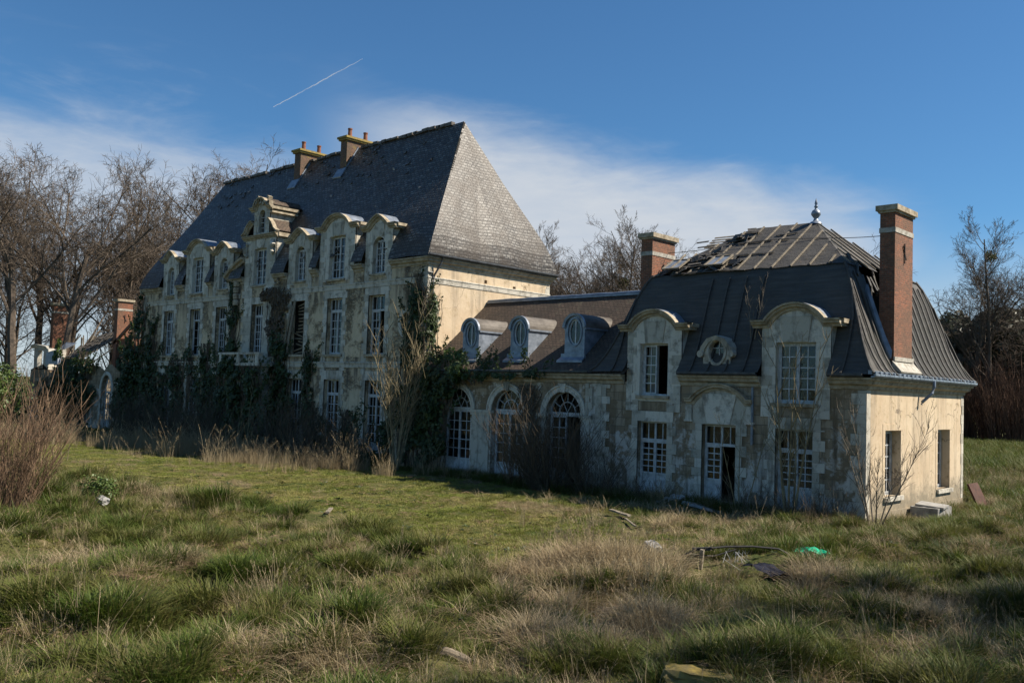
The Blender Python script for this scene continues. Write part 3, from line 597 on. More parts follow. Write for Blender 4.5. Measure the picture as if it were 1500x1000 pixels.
# chimneys of the house, each with pots and flashing as sub-parts
for (xa, xb, lab) in ((-43.2, -42.45, 0), (-37.65, -36.95, 1)):
    mb = MB(); mb.box(xa, xb, 4.0, 6.3, 17.6, 20.3); ch = mb.build('chimney', 'dark_brick', house)
    mb = MB(); mb.box(xa - .12, xb + .12, 3.88, 6.42, 20.3, 20.42); mb.box(xa - .2, xb + .2, 3.8, 6.5, 20.42, 20.56); mb.build('chimney_cap', 'lichen_stone', ch)
    for y in (4.45, 5.75):
        mb = MB(); mb.lathe(((xa + xb) / 2, y, 20.56), [(.19, 0), (.2, .08), (.15, .12), (.13, .55), (.16, .58), (.16, .66), (.11, .66), (.11, .4)], 12); mb.build('chimney_pot', 'terracotta', ch, smooth=False)
    mb = MB()
    y0 = 3.96; z0 = 10.86 + (y0 + .34) / .581; mb.hexa([(xa - .12, y0 - .42, z0 - .62), (xb + .1, y0 - .42, z0 - .62), (xb + .1, y0 - .02, z0 - .02), (xa - .12, y0 - .02, z0 - .02), (xa - .12, y0 - .45, z0 - .55), (xb + .1, y0 - .45, z0 - .55), (xb + .1, y0 - .05, z0 + .12), (xa - .12, y0 - .05, z0 + .12)])
    mb.hexa([(xb + .003, 3.96, z0 - .1), (xb + .06, 3.9, z0 - .1), (xb + .06, 4.9, z0 + 1.5), (xb + .003, 4.9, z0 + 1.5), (xb + .003, 3.96, z0 + .12), (xb + .06, 3.9, z0 + .12), (xb + .06, 4.9, z0 + 1.75), (xb + .003, 4.9, z0 + 1.75)])
    mb.build('flashing', 'lead', ch)
# dormers
for o_, k in BAY:
    c = CX + o_
    if k == 'A': stone_dormer(house, c, 3.5, 10.02, .78, 10.14, 12.72, 13.18, 2.1, 1.32, .70, 1.75, rows=5, curtain=[(.05, .5)] if c < CX else None)
    if k == 'B': stone_dormer(house, c, 2.45, 10.02, .56, 10.2, 12.3, 12.78, 1.55, .95, .62, 1.6, True, 1.35, rows=5)
    if k == 'C': stone_dormer(house, c, 2.6, 10.02, .56, 10.25, 12.4, 12.78, 1.65, 1.0, .62, 1.6, True, 1.35, rows=5)
c = CX; mb = MB()
mb.face_with_holes(F, [(c - 1.875, 10.02), (c + 1.875, 10.02), (c + 1.875, 13.4), (c - 1.875, 13.4)], [rect(c - .75, c + .75, 10.25, 12.7)], .3)
for sx in (-1, 1): mb.poly([(c + sx * 1.875, 0, 10.02), (c + sx * 1.875, 2.2, 10.02), (c + sx * 1.875, 2.2, 13.4), (c + sx * 1.875, 0, 13.4)]); toothed(mb, F, c + sx * 1.875, -sx, 10.05, 13.3, .75, .9, .42, -.02)
mb.face_with_holes(F, [(c - .95, 13.4), (c + .95, 13.4), (c + .95, 15.3)] + arc(c, 15.3, .95, 10, .5) + [(c - .95, 15.3)], [arch(c - .42, c + .42, 13.75, 14.85)], .3)
for sx in (-1, 1): mb.poly([(c + sx * .95, 0, 13.4), (c + sx * .95, 3, 13.4), (c + sx * .95, 3, 15.5), (c + sx * .95, 0, 15.5)]); toothed(mb, F, c + sx * .95, -sx, 13.45, 15.2, .3, .45, .4, -.02)
mb.hexa([F(c - .4, 12.74, -.05), F(c + .4, 12.74, -.05), F(c + .4, 12.74, .05), F(c - .4, 12.74, .05), F(c - .55, 13.35, -.05), F(c + .55, 13.35, -.05), F(c + .55, 13.35, .05), F(c - .55, 13.35, .05)])
for sx in (-1, 1):   # scrolls on the shoulders
    mb.tube([(c + sx * 1.5, -.12, 13.1), (c + sx * 1.7, -.14, 12.8), (c + sx * 1.66, -.12, 12.4), (c + sx * 1.5, -.1, 12.2)], [.14, .2, .15, .1], 8)
D_ = mb.build('dormer', 'stone', house); D_['label'] = 'tall two tier central dormer with a broken pediment'
mb = MB(); mb.sweep(F, [(c - 2.1, 13.4), (c + 2.1, 13.4)], MOULD)
mb.sweep(F, [(c - 2.1, 13.55), (c - 1.75, 13.75), (c - 1.45, 14.15), (c - 1.15, 14.4), (c - .98, 14.45)], MOULD); mb.sweep(F, [(c + .98, 14.45), (c + 1.15, 14.4), (c + 1.45, 14.15), (c + 1.75, 13.75), (c + 2.1, 13.55)], MOULD)
mb.sweep(F, pediment_path(c, 15.3, 1.3, .75, .6), MOULD)
for q in range(14): mb.obox((c + rnd.uniform(-.7, 1.2), -.1, 15.95 + rnd.uniform(-.35, .12)), (.22, .3, .2), Matrix.Rotation(rnd.uniform(-.6, .6), 3, 'Y'))
mb.box(c + 1.875, c + 2.15, 0, 1.5, 13.35, 13.6); mb.box(c - 2.15, c - 1.875, 0, 1.5, 13.35, 13.6); mb.box(c + .95, c + 1.28, 0, 2.0, 15.25, 15.46); mb.box(c + .95, c + 1.2, 0, 2.0, 15.0, 15.12)
mb.bar(F, c - .9, c + .9, 10.12, 10.25, -.12, .12)
mb.build('cornice', 'cornice_stone', D_)
mb = MB(); extrude_path(mb, pediment_path(c, 15.3, 1.3, .75, .6), -.2, 2.75, .2); extrude_path(mb, pediment_path(c, 15.3, 1.3, .75, .6), -.2, 2.75, .16)
for sx in (-1, 1): mb.poly([(c + sx * 2.1, -.2, 13.72), (c + sx * .95, -.2, 14.6), (c + sx * .95, 1.9, 14.6), (c + sx * 2.1, 1.9, 13.72)])
mb.build('dormer_roof', 'old_tile', D_)
french(D_, F, c - .75, c + .75, 10.25, 12.7, .24, None, 5)
mb = MB(); mb.bar(F, c - .03, c + .03, 13.75, 15.2, .2, .25)
for v in (14.1, 14.45, 14.8): mb.bar(F, c - .42, c + .42, v - .02, v + .02, .2, .25)
mb.build('window', 'white_paint', D_)
mb = MB(); mb.sweep(F, [(CX - 4.0 + 3.0 * i / 8 - .1, 10.9 + 1.25 * math.sin(math.pi / 2 * i / 8)) for i in range(9)][:7], [(-.16, 0), (-.16, .12), (0, .16), (.05, .3), (.2, .34), (.2, 0)]); mb.sweep(F, [(CX - 3.9, 10.72), (CX - 1.9, 10.72)], MOULD)
for q in range(4): mb.lathe((CX - 2.6, -.12, 9.0 + q * .42), [(.0, 0), (.22, .02), (.24, .18), (.24, .3), (.2, .38), (0, .4)], 10)
mb.build('broken_pediment', 'cornice_stone', house)
# balcony over the door
mb = MB(); mb.box(CX - 2.4, CX + 2.5, -1.25, -.02, 4.9, 5.08); mb.box(CX - 2.5, CX + 2.6, -1.3, -1.0, 5.62, 5.76); mb.box(CX + 2.1, CX + 2.5, -1.27, -.95, 5.08, 5.62); mb.box(CX - 2.4, CX - 2.1, -1.27, -.95, 5.08, 5.62); mb.box(CX - .2, CX + .2, -1.26, -.98, 5.08, 5.62)
for x in (-1.8, 1.7): mb.box(CX + x - .25, CX + x + .25, -1.0, -.02, 4.1, 4.9)
bal = mb.build('balcony', 'stone', house)
for x in [CX - 1.85 + i * .27 for i in range(6)] + [CX + .4 + i * .27 for i in range(7)]:
    if rnd.random() < .8:
        mb = MB(); mb.lathe((x, -1.13, 5.08), [(.07, 0), (.07, .06), (.04, .1), (.095, .22), (.06, .36), (.04, .44), (.07, .48), (.07, .54)], 8); mb.build('baluster', 'stone', bal, smooth=False)

# ------------------------------------------------------------------ the low wing with three round arches
wing = thing('arcaded_wing', 'low wing with round arched glass doors and oval dormers joining house to pavilion', 'building', (-17.6, 4.6, GZ))
XW = -11.7; YW = 9.2
ARX = (-20.95, -17.42, -13.87)
mb = MB(); mb.face_with_holes(F, [(XR + .02, -1), (XW, -1), (XW, 4.4), (XR + .02, 4.4)], [arch(c - 1.03, c + 1.03, -.3, 2.87) for c in ARX], .34); mb.build('front_wall', 'pale_wall', wing)
mb = MB(); mb.face_with_holes(back(YW), [(XR + .02, -1), (XW, -1), (XW, 4.4), (XR + .02, 4.4)], [arch(c - 1.03, c + 1.03, .6, 2.87) for c in ARX], .34); mb.build('rear_wall', 'lime_wall', wing)
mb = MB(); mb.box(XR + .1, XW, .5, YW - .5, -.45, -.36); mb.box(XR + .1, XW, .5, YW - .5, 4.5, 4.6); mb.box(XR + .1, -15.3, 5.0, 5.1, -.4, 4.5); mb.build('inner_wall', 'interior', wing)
mb = MB()
for c in ARX:
    mb.sweep(F, arc(c, 2.87, 1.04, 18)[::-1], [(0, 0), (0, .05), (.1, .06), (.12, .03), (.2, .04), (.24, .09), (.3, .09), (.3, 0)]); mb.hexa([F(c - .12, 3.86, -.12), F(c + .12, 3.86, -.12), F(c + .12, 3.86, .05), F(c - .12, 3.86, .05), F(c - .18, 4.26, -.13), F(c + .18, 4.26, -.13), F(c + .18, 4.26, .05), F(c - .18, 4.26, .05)])
for a, b in ((XR + .1, ARX[0] - 1.03), (ARX[0] + 1.03, ARX[1] - 1.03), (ARX[1] + 1.03, ARX[2] - 1.03), (ARX[2] + 1.03, -12.2)):
    mb.bar(F, a + .0, b - .0, 2.62, 2.74, -.05, .1); mb.bar(F, a - .03, b + .03, 2.74, 2.88, -.1, .12); mb.bar(F, a + .12, b - .12, -.5, 2.62, -.035, .05)
mb.build('arch_moulding', 'stone', wing)
mb = MB(); toothed(mb, F, XW - .0, -1, -.4, 4.3, .3, .55, .37, -.025); toothed(mb, F, -12.6, 1, 2.9, 4.3, .2, .4, .3, -.02); mb.build('stone_dressing', 'stone', wing)
CW = [(0, 4.30), (.06, 4.32), (.08, 4.44), (.22, 4.5), (.25, 4.62), (.33, 4.64), (.34, 4.72), (0, 4.72)]
GUT = [(.30, 4.73), (.42, 4.73), (.46, 4.79), (.46, 4.86), (.43, 4.86), (.40, 4.79), (.30, 4.79)]
mb = MB(); mb.plan_sweep([(XR + .03, 0), (-10.46, 0)], CW); mb.build('cornice', 'cornice_stone', wing); mb = MB(); mb.plan_sweep([(XW, YW), (XR + .03, YW)], CW); mb.build('cornice', 'cornice_stone', wing)
mb = MB(); mb.plan_sweep([(XR + .6, 0), (-12.2, 0)], GUT); mb.build('gutter', 'zinc_dark', wing)
prof = [(-.38, 4.76), (.25, 5.2), (1.2, 5.96), (2.5, 7.05), (4.6, 8.83)]
mb = MB()
for (ya, za), (yb, zb) in zip(prof, prof[1:]):
    for k in range(12):
        xa = XR + .02 + (13.3) * k / 12; xb = XR + .02 + 13.3 * (k + 1) / 12; mb.poly([(xa, ya, za), (xb, ya, za), (xb, yb, zb), (xa, yb, zb)]); mb.poly([(xb, YW - ya, za), (xa, YW - ya, za), (xa, YW - yb, zb), (xb, YW - yb, zb)])
wroof = mb.build('roof', 'old_tile', wing); roof_noise(wroof, .03, .8)
mb = MB(); mb.tube([(XR + .02 + 13.2 * i / 30, 4.6, 8.87 + rnd.uniform(-.012, .012)) for i in range(31)], .09, 8); mb.box(XR + .02, -10.5, 4.42, 4.78, 8.74, 8.83); mb.build('ridge_capping', 'lead', wroof)
for c in ARX:      # arched glazed doors
    top = arc(c, 2.95, .98, 16)
    if c != ARX[2]: o = french(wing, F, c - .98, c + .98, -.26, 2.85, .26, None, 5, 2, .6, 2, .1, name='glazed_door', curtain=[(.03, .45), (.6, .97)] if c == ARX[1] else None)
    else: o = french(wing, F, c - .98, c + .98, -.26, 2.85, .26, None, 5, 2, .6, 2, .75, name='glazed_door', open_leaf=1)
    mb = MB(); mb.sweep(F, top[::-1], [(-.07, -.26), (-.07, -.35), (.0, -.35), (.0, -.26)]); mb.sweep(F, arc(c, 2.95, .5, 12)[::-1], [(-.04, -.27), (-.04, -.33), (0, -.33), (0, -.27)])
    for a in (30, 62, 90, 118, 150): ca, sa = math.cos(R(a)), math.sin(R(a)); mb.tube([F(c + .5 * ca, 2.95 + .5 * sa, .3), F(c + .95 * ca, 2.95 + .95 * sa, .3)], .022, 4)
    for a in (60, 120): ca, sa = math.cos(R(a)), math.sin(R(a)); mb.tube([F(c, 2.95, .3), F(c + .48 * ca, 2.95 + .48 * sa, .3)], .02, 4)
    mb.bar(F, c - 1.0, c + 1.0, 2.85, 2.96, .22, .36); fl = mb.build('fanlight', 'white_paint', wing)
    if c != ARX[2]: mb = MB(); mb.poly([F(u, v, .31) for u, v in top]); mb.build('pane', 'window_glass', fl, uv=False)
for c in ARX:
    f = MB(); f.bar(back(YW), c - .03, c + .03, .6, 3.8, .2, .26)
    for v in (1.2, 1.8, 2.4, 2.9): f.bar(back(YW), c - 1, c + 1, v - .02, v + .02, .2, .26)
    f.build('rear_window', 'white_paint', wing)
mb = MB(); mb.box(-18.7, -16.1, -.75, -.02, -.5, -.3); mb.box(-18.9, -15.9, -1.1, -.75, -.5, -.4); mb.build('door_step', 'concrete', wing)
for c in (-20.75, -17.33, -13.85):      # oval zinc dormers
    yf = .62; M = front(yf); mb = MB(); w_ = .59; outl = arch(c - w_, c + w_, 5.5, 6.86)
    mb.face_with_holes(M, outl, [oval(c, 6.66, .37, .60)], .1)
    for sx in (-1, 1): mb.poly([(c + sx * w_, yf, 5.5), (c + sx * w_, 3.0, 5.5), (c + sx * w_, 3.0, 6.86), (c + sx * w_, yf, 6.86)])
    dm = mb.build('dormer', 'lead', wing)
    mb = MB(); mb.sweep(M, arc(c, 6.86, w_, 18)[::-1], [(-.04, 0), (-.04, .1), (.08, .12), (.08, 0)]); mb.sweep(M, oval(c, 6.66, .38, .61, 28)[::-1], [(0, 0), (0, .05), (.07, .05), (.07, 0)], closed=True)
    mb.box(c - .7, c + .7, yf - .12, yf - .003, 5.42, 5.66); mb.hexa([(c - .76, yf - .36, 5.24), (c + .76, yf - .36, 5.24), (c + .7, yf - .12, 5.42), (c - .7, yf - .12, 5.42), (c - .76, yf - .36, 5.33), (c + .76, yf - .36, 5.33), (c + .7, yf - .12, 5.5), (c - .7, yf - .12, 5.5)])
    for sx in (-1, 1): mb.box(c + sx * .57 - .1 * (sx < 0), c + sx * .57 + .1 * (sx > 0), yf, 2.6, 6.78, 6.86)
    mb.build('trim', 'lead', dm)
    mb = MB(); pth = arc(c, 6.86, w_ + .07, 14); extrude_path(mb, pth, yf - .1, 3.25); mb.build('dormer_roof', 'old_lead', dm, smooth=False)
    mb = MB(); mb.bar(M, c - .035, c + .035, 6.05, 7.27, .06, .11); mb.sweep(M, oval(c, 6.66, .37, .60, 28)[::-1], [(-.06, -.05), (-.06, -.11), (0, -.11), (0, -.05)], closed=True); mb.build('window', 'white_paint', dm)
    mb = MB(); mb.poly([M(u, v, .09) for u, v in oval(c, 6.66, .37, .60)]); mb.build('pane', 'window_glass', dm, uv=False)

# ------------------------------------------------------------------ the pavilion
PW = 11.68; PD = 10.2; PCX = -5.84
pav = thing('mansard_pavilion', 'corner pavilion with battered felt mansard roof, sunlit side wall and ball finial', 'building', (PCX, 5.1, GZ))
DOR = (-9.0, -2.68); outline = [(-PW, -1), (0, -1), (0, 4.4)]
for c in reversed(DOR): outline += [(c + 1.36, 4.4), (c + 1.36, 3.62), (c - 1.36, 3.62), (c - 1.36, 4.4)]
outline += [(-PW, 4.4)]
mb = MB(); mb.face_with_holes(F, outline, [rect(PCX - 3.15 - .74, PCX - 3.15 + .74, -.26, 2.78), rect(PCX - .76, PCX + .76, -.26, 2.78), rect(PCX + 3.15 - .74, PCX + 3.15 + .74, -.26, 2.78)], .28); mb.build('front_wall', 'lime_wall', pav)
E0 = east(0); mb = MB(); mb.face_with_holes(E0, [(0, -1), (PD, -1), (PD, 4.4), (0, 4.4)], [rect(1.67, 3.2, .46, 2.86), rect(7.1, 8.56, .46, 2.86)], .38); mb.build('side_wall', 'plaster', pav)
mb = MB(); mb.poly([(-PW, 0, -1), (-PW, PD, -1), (-PW, PD, 4.4), (-PW, 0, 4.4)]); mb.poly([(-PW, PD, -1), (0, PD, -1), (0, PD, 4.4), (-PW, PD, 4.4)]); mb.build('rear_wall', 'plaster', pav)
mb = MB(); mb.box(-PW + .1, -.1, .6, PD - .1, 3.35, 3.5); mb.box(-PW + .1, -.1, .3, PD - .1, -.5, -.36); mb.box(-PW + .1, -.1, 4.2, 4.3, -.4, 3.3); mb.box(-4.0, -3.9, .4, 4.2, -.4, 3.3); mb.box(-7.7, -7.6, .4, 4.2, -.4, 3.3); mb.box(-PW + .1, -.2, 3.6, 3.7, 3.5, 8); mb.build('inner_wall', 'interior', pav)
mb = MB()
for c, w_ in ((PCX - 3.15, .74), (PCX, .76), (PCX + 3.15, .74)):
    for sx in (-1, 1): toothed(mb, F, c + sx * w_, sx, -.3, 2.8, .28, .46, .37, -.03)
    if c != PCX: rows_of_stones(mb, F, c - w_ - .3, c + w_ + .3, 2.78, 3.2, 3, -.03)
for c in DOR:
    for sx in (-1, 1): toothed(mb, F, c + sx * 1.36, -sx, 3.2, 4.28, .3, .48, .36, -.03); toothed(mb, F, c + sx * .72, sx, 3.2, 3.66, .3, .45, .3, -.032)
toothed(mb, F, 0, -1, -.4, 4.28, .32, .55, .37, -.03); toothed(mb, F, -PW, 1, -.4, 4.28, .25, .45, .37, -.03)
mb.bar(E0, -.028, .30, -.6, 4.28, -.015, .05); toothed(mb, E0, PD, -1, -.6, 4.28, .25, .3, .4, -.014)
mb.face_with_holes(F, [(PCX - 1.2, 2.8), (PCX + 1.2, 2.8)] + arc(PCX, 3.62, 1.2, 12, .55), [], 0, -.03)
mb.hexa([F(PCX - .5, 2.82, -.075), F(PCX + .5, 2.82, -.075), F(PCX + .5, 2.82, .0), F(PCX - .5, 2.82, .0), F(PCX - .78, 4.0, -.075), F(PCX + .78, 4.0, -.075), F(PCX + .78, 4.0, 0), F(PCX - .78, 4.0, 0)])
for sx in (-1, 1): mb.bar(F, PCX + sx * 1.36 - .14, PCX + sx * 1.36 + .14, 2.95, 3.55, -.1, .05); mb.bar(F, PCX + sx * 1.36 - .18, PCX + sx * 1.36 + .18, 2.87, 2.95, -.13, .05)
mb.build('stone_dressing', 'stone', pav)
mb = MB(); mb.sweep(F, pediment_path(PCX, 3.66, 1.5, 1.2, .6), [(-.12, 0), (-.12, .06), (-.02, .09), (0, .2), (.08, .21), (.1, .26), (.16, .27), (.16, 0)]); mb.build('door_pediment', 'cornice_stone', pav)
mb = MB(); mb.plan_sweep([(DOR[0] + 1.36, 0), (DOR[1] - 1.36, 0)], CW); mb.build('cornice', 'cornice_stone', pav); mb = MB(); mb.plan_sweep([(DOR[1] + 1.36, 0), (0, 0), (0, PD), (-PW, PD)], CW); mb.build('cornice', 'cornice_stone', pav)
mb = MB(); mb.plan_sweep([(DOR[0] + 1.4, 0), (DOR[1] - 1.4, 0)], GUT); mb.build('gutter', 'zinc_dark', pav); mb = MB(); mb.plan_sweep([(DOR[1] + 1.4, 0), (0, 0)], GUT); mb.build('gutter', 'zinc_dark', pav)
mb = MB(); mb.plan_sweep([(0, -.4), (0, PD + .4)], GUT); mb.plan_sweep([(0, -.4), (0, PD + .4)], [(.2, 4.84), (.40, 4.84), (.40, 4.95), (.2, 4.98)])
k = 0.0
while k < PD + .4: mb.box(.39, .47, k - .38, k - .33, 4.80, 4.93); k += .42
mb.build('gutter', 'lead', pav)
mb = MB(); mb.tube([(.44, 5.35, 4.78), (.46, 5.3, 4.55), (.42, 5.2, 4.3), (.12, 5.0, 3.95), (.1, 4.98, 3.85)], [.07, .065, .06, .06, .05], 8); mb.build('downpipe', 'lead', pav); mb = MB(); mb.tube([(-4.36, -.1, 4.3), (-4.36, -.08, 2.1)], .05, 7); mb.build('downpipe', 'lead', pav)
for y in (1.67, 7.1): mb = MB(); mb.box(.0 - .1, .1, y - .1, y + 1.63, .30, .46); mb.build('window_sill', 'stone', pav)
mb = MB()
for y in (1.67, 7.1): mb.bar(E0, y - .22, y + 1.7, 2.87, 3.1, -.012, .05); mb.bar(E0, y - .22, y - .002, .46, 2.87, -.012, .05)
mb.bar(E0, .3, PD, -.6, -.05, -.03, .05); mb.build('window_surround', 'plaster', pav)
for y, b in ((1.67, 3.2), (7.1, 8.56)): french(pav, E0, y, b, .46, 2.86, .34, None, 5, 2, 0, 2, .15)
french(pav, F, PCX - 3.15 - .74, PCX - 3.15 + .74, -.26, 2.78, .24, 2.0, 5, 2, .85, 2, .06, name='glazed_door')
o = french(pav, F, PCX - .76, PCX + .76, -.26, 2.78, .24, 2.0, 5, 2, .85, 2, .0, name='glazed_door', open_leaf=1)
french(pav, F, PCX + 3.15 - .74, PCX + 3.15 + .74, -.26, 2.78, .24, 2.0, 5, 2, .85, 2, .04, name='glazed_door', curtain=[(.04, .48), (.55, .98)])
mb = MB(); mb.box(PCX - 1.0, PCX + 1.2, -.7, -.02, -.55, -.3); mb.obox((PCX + .25, -1.2, -.33), (1.7, .8, .09), Matrix.Rotation(.12, 3, 'Y') @ Matrix.Rotation(-.06, 3, 'X')); mb.build('door_step', 'concrete', pav)
d1 = stone_dormer(pav, DOR[0], 2.72, 3.62, .70, 3.86, 6.03, 6.66, 1.75, 1.12, .62, 1.15, rows=5, curtain=[(.05, .48)], open_leaf=1)
d2 = stone_dormer(pav, DOR[1], 2.72, 3.62, .80, 3.74, 6.0, 6.66, 1.75, 1.12, .64, 1.15, rows=5, curtain=[(.05, .42)])
# oval stone window over the door
c = PCX - .1; M = front(-.12); mb = MB(); mb.face_with_holes(M, [(c - .62, 4.92), (c + .62, 4.92), (c + .6, 5.5)] + arc(c, 5.72, .55, 12, .52) + [(c - .6, 5.5)], [oval(c, 5.66, .33, .44)], .25)
for sx in (-1, 1): mb.poly([M(c + sx * .62, 4.92, 0), M(c + sx * .62, 4.92, .9), M(c + sx * .58, 5.9, .9), M(c + sx * .58, 5.9, 0)])
mb.sweep(M, [(c - .72, 5.62), (c - .66, 5.85), (c - .4, 6.18), (c, 6.3), (c + .4, 6.18), (c + .66, 5.85), (c + .72, 5.62)], [(-.16, 0), (-.16, .1), (0, .14), (.02, 0), (.02, -.6), (-.05, -.6)])
for sx in (-1, 1): mb.tube([M(c + sx * .68, 5.58, -.15), M(c + sx * .68, 5.58, .1)], .14, 12)
mb.sweep(M, oval(c, 5.66, .34, .45, 28)[::-1], [(0, 0), (0, .05), (.1, .05), (.1, 0)], closed=True)
oe = mb.build('oval_dormer', 'stone', pav)
mb = MB(); mb.bar(M, c - .02, c + .02, 5.2, 6.1, .2, .24); [mb.bar(M, c - .33, c + .33, v - .015, v + .015, .2, .24) for v in (5.5, 5.82)]; mb.build('window', 'white_paint', oe)
mb = MB(); mb.poly([M(u, v, .23) for u, v in oval(c, 5.66, .33, .44)]); mb.build('pane', 'window_glass', oe, uv=False)
# mansard roof with standing battens
MP = [(-.40, 4.84), (-.2, 5.05), (.06, 5.5), (.32, 6.1), (.62, 6.95), (.98, 8.0), (1.3, 8.75), (1.5, 9.1)]
mb = MB(); sm = MB()
def pside(i, s_, z, q):   # point on side i: position q along the side from inset to inset
    if i == 0: return (-PW + q, s_, z)
    if i == 1: return (-s_, q, z)
    if i == 2: return (-PW + q, PD - s_, z)
    return (-PW + s_, q, z)
gone = lambda i, q, z: i == 1 and 2.35 < q < 5.0 and z > 7.2
XP = sorted([-PW - 1 + i * .86 for i in range(17)] + [c + s_ * 1.34 for c in DOR for s_ in (-1, 1)])
for (s0, z0), (s1, z1) in zip(MP, MP[1:]): strip(mb, pside(0, s0, z0, s0), pside(0, s0, z0, PW - s0), pside(0, s1, z1, s1), pside(0, s1, z1, PW - s1), XP, lambda x: z1 < 7 and any(abs(x - c) < 1.34 for c in DOR))
for i in (1, 2, 3):
    L = PW if i % 2 == 0 else PD; nsub = 16
    for (s0, z0), (s1, z1) in zip(MP, MP[1:]):
        for k in range(nsub):
            qa0, qb0 = s0 + (L - 2 * s0) * k / nsub, s0 + (L - 2 * s0) * (k + 1) / nsub; qa1, qb1 = s1 + (L - 2 * s1) * k / nsub, s1 + (L - 2 * s1) * (k + 1) / nsub
            if gone(i, (qa0 + qb0) / 2, (z0 + z1) / 2): continue
            mb.poly([pside(i, s0, z0, qa0), pside(i, s0, z0, qb0), pside(i, s1, z1, qb1), pside(i, s1, z1, qa1)])
proof = mb.build('roof', 'roof_felt', pav); roof_noise(proof, .035, 1.1)
for i in (0, 1, 3):
    L = PW if i % 2 == 0 else PD; q = .0
    while q < L:
        pts = []
        for (s0, z0), (s1, z1) in zip(MP, MP[1:]):
            if s0 <= min(q, L - q) + .4 and not gone(i, q, (z0 + z1) / 2): pts.append(Vector(pside(i, s0 - .03, z0 + .02, min(max(q, s0), L - s0))))
        dq = Vector((.035, 0, 0)) if i % 2 == 0 else Vector((0, .035, 0))
        if i == 0 and any(abs(q - PW - c) < 1.36 for c in DOR): pts = [p for p in pts if p.z > 7.3]
        if 0 < q < L and len(pts) > 2 and not (i == 1 and 2.0 < q < 4.1):
            nrm = Vector(((0, -1, .4), (1, 0, .4), (0, 1, .4), (-1, 0, .4))[i]).normalized() * .05
            for a, b in zip(pts, pts[1:]): sm.hexa([a - dq, a + dq, b + dq, b - dq, a - dq + nrm, a + dq + nrm, b + dq + nrm, b - dq + nrm])
            sm.build('roof_batten', 'roof_felt', proof); sm = MB()
        q += .78 if i == 0 else .55
for cx_, cy_, sx, sy in ((0, 0, -1, 1), (-PW, 0, 1, 1), (0, PD, -1, -1)): sm.tube([(cx_ + sx * s_, cy_ + sy * s_, z + .03) for s_, z in MP], .06, 6)
sm.build('roof_batten', 'roof_felt', proof)
# upper slopes
ZB, ZR, IB = 9.08, 11.5, 1.42; RX0, RX1 = -7.4, -4.38; YM = PD / 2
def up(x, t): y = IB + (YM - IB) * t; return Vector((x, y, ZB + (ZR - ZB) * t))
def xl(t): return -PW + IB + (RX0 + PW - IB) * t
def xr(t): return -IB + (RX1 + IB) * t
mb = MB(); nx, nz = 15, 9
lost = set(); 
for i in range(nx):
    for j in range(nz):
        t = (j + .5) / nz; x = xl(t) + (xr(t) - xl(t)) * (i + .5) / nx
        if (j <= 2 and 1 <= i <= 6 and noise.noise(Vector((x * 1.3, j * .9, 4))) > -.22) or (j in (6, 7) and i in (1, 2, 3)) or (j == 3 and i in (1, 2)): lost.add((i, j))
for i in range(nx):
    for j in range(nz):
        if (i, j) in lost: continue
        q = [up(xl(t) + (xr(t) - xl(t)) * k / nx, t) for k, t in ((i, j / nz), (i + 1, j / nz), (i + 1, (j + 1) / nz), (i, (j + 1) / nz))]; mb.poly(q)
def upR(y, t): x = -IB + (RX1 + IB) * t; return Vector((x, y, ZB + (ZR - ZB) * t))
for j in range(6):
    ta, tb = j / 6, (j + 1) / 6; f = lambda k, t: IB + (YM - IB) * t + (PD - 2 * (IB + (YM - IB) * t)) * k / 10
    for k in range(10):
        if j == 0 and k in (2, 4): continue
        mb.poly([upR(f(k, ta), ta), upR(f(k + 1, ta), ta), upR(f(k + 1, tb), tb), upR(f(k, tb), tb)])
mb.poly([(-PW + IB, PD - IB, ZB), (-IB, PD - IB, ZB), (RX1, YM, ZR), (RX0, YM, ZR)]); mb.poly([(-PW + IB, IB, ZB), (-PW + IB, PD - IB, ZB), (RX0, YM, ZR)])
upper = mb.build('upper_roof', 'roof_felt', pav); roof_noise(upper, .06, 1.3)
mb = MB(); nrm = Vector((0, -.56, .83)) * .055
for i in range(0, 12):      # pale bare battens running up the front slope
    x = -9.9 + i * .78; ts = [t / 12 for t in range(13) if xl(t / 12) <= x <= xr(t / 12)]
    if len(ts) < 2: continue
    a, b = up(x + rnd.uniform(-.03, .03), ts[0]) + nrm * .2, up(x, ts[-1]) + nrm * .2
    if i < 5 and rnd.random() < .4: b = a + (b - a) * rnd.uniform(.5, .9)
    dx = Vector((.03, 0, 0)); mb.hexa([a - dx, a + dx, b + dx, b - dx, a - dx + nrm, a + dx + nrm, b + dx + nrm, b - dx + nrm]); mb.build('roof_batten', 'old_wood', upper); mb = MB()
for k in range(9):
    y = 1.7 + k * .78
    if y > PD - 1.6: break
    tmax = min((y - IB) / (YM - IB), (PD - IB - y) / (YM - IB), 1); a, b = upR(y, 0) + Vector((.03, 0, .02)), upR(y, max(.1, tmax)) + Vector((.03, 0, .02)); dy = Vector((0, .035, 0)); u_ = Vector((.03, 0, .05)); mb.hexa([a - dy, a + dy, b + dy, b - dy, a - dy + u_, a + dy + u_, b + dy + u_, b - dy + u_]); mb.build('roof_batten', 'old_wood', upper); mb = MB()
mb = MB()
for j in range(11):         # rafters and laths bare inside the holes
    t = j / 24; p = up(-7.9, t) - nrm * 3.2; mb.obox(p + Vector((rnd.uniform(-1.4, .9), 0, 0)), (rnd.uniform(.8, 3.6), .08, .03), Matrix.Rotation(.6, 3, 'X') @ Matrix.Rotation(rnd.uniform(-.08, .08), 3, 'Z'))
for j in range(5): t = .66 + j * .06; mb.obox(up(-8.1, t) - nrm * 1.5, (2.0, .09, .03), Matrix.Rotation(.6, 3, 'X'))
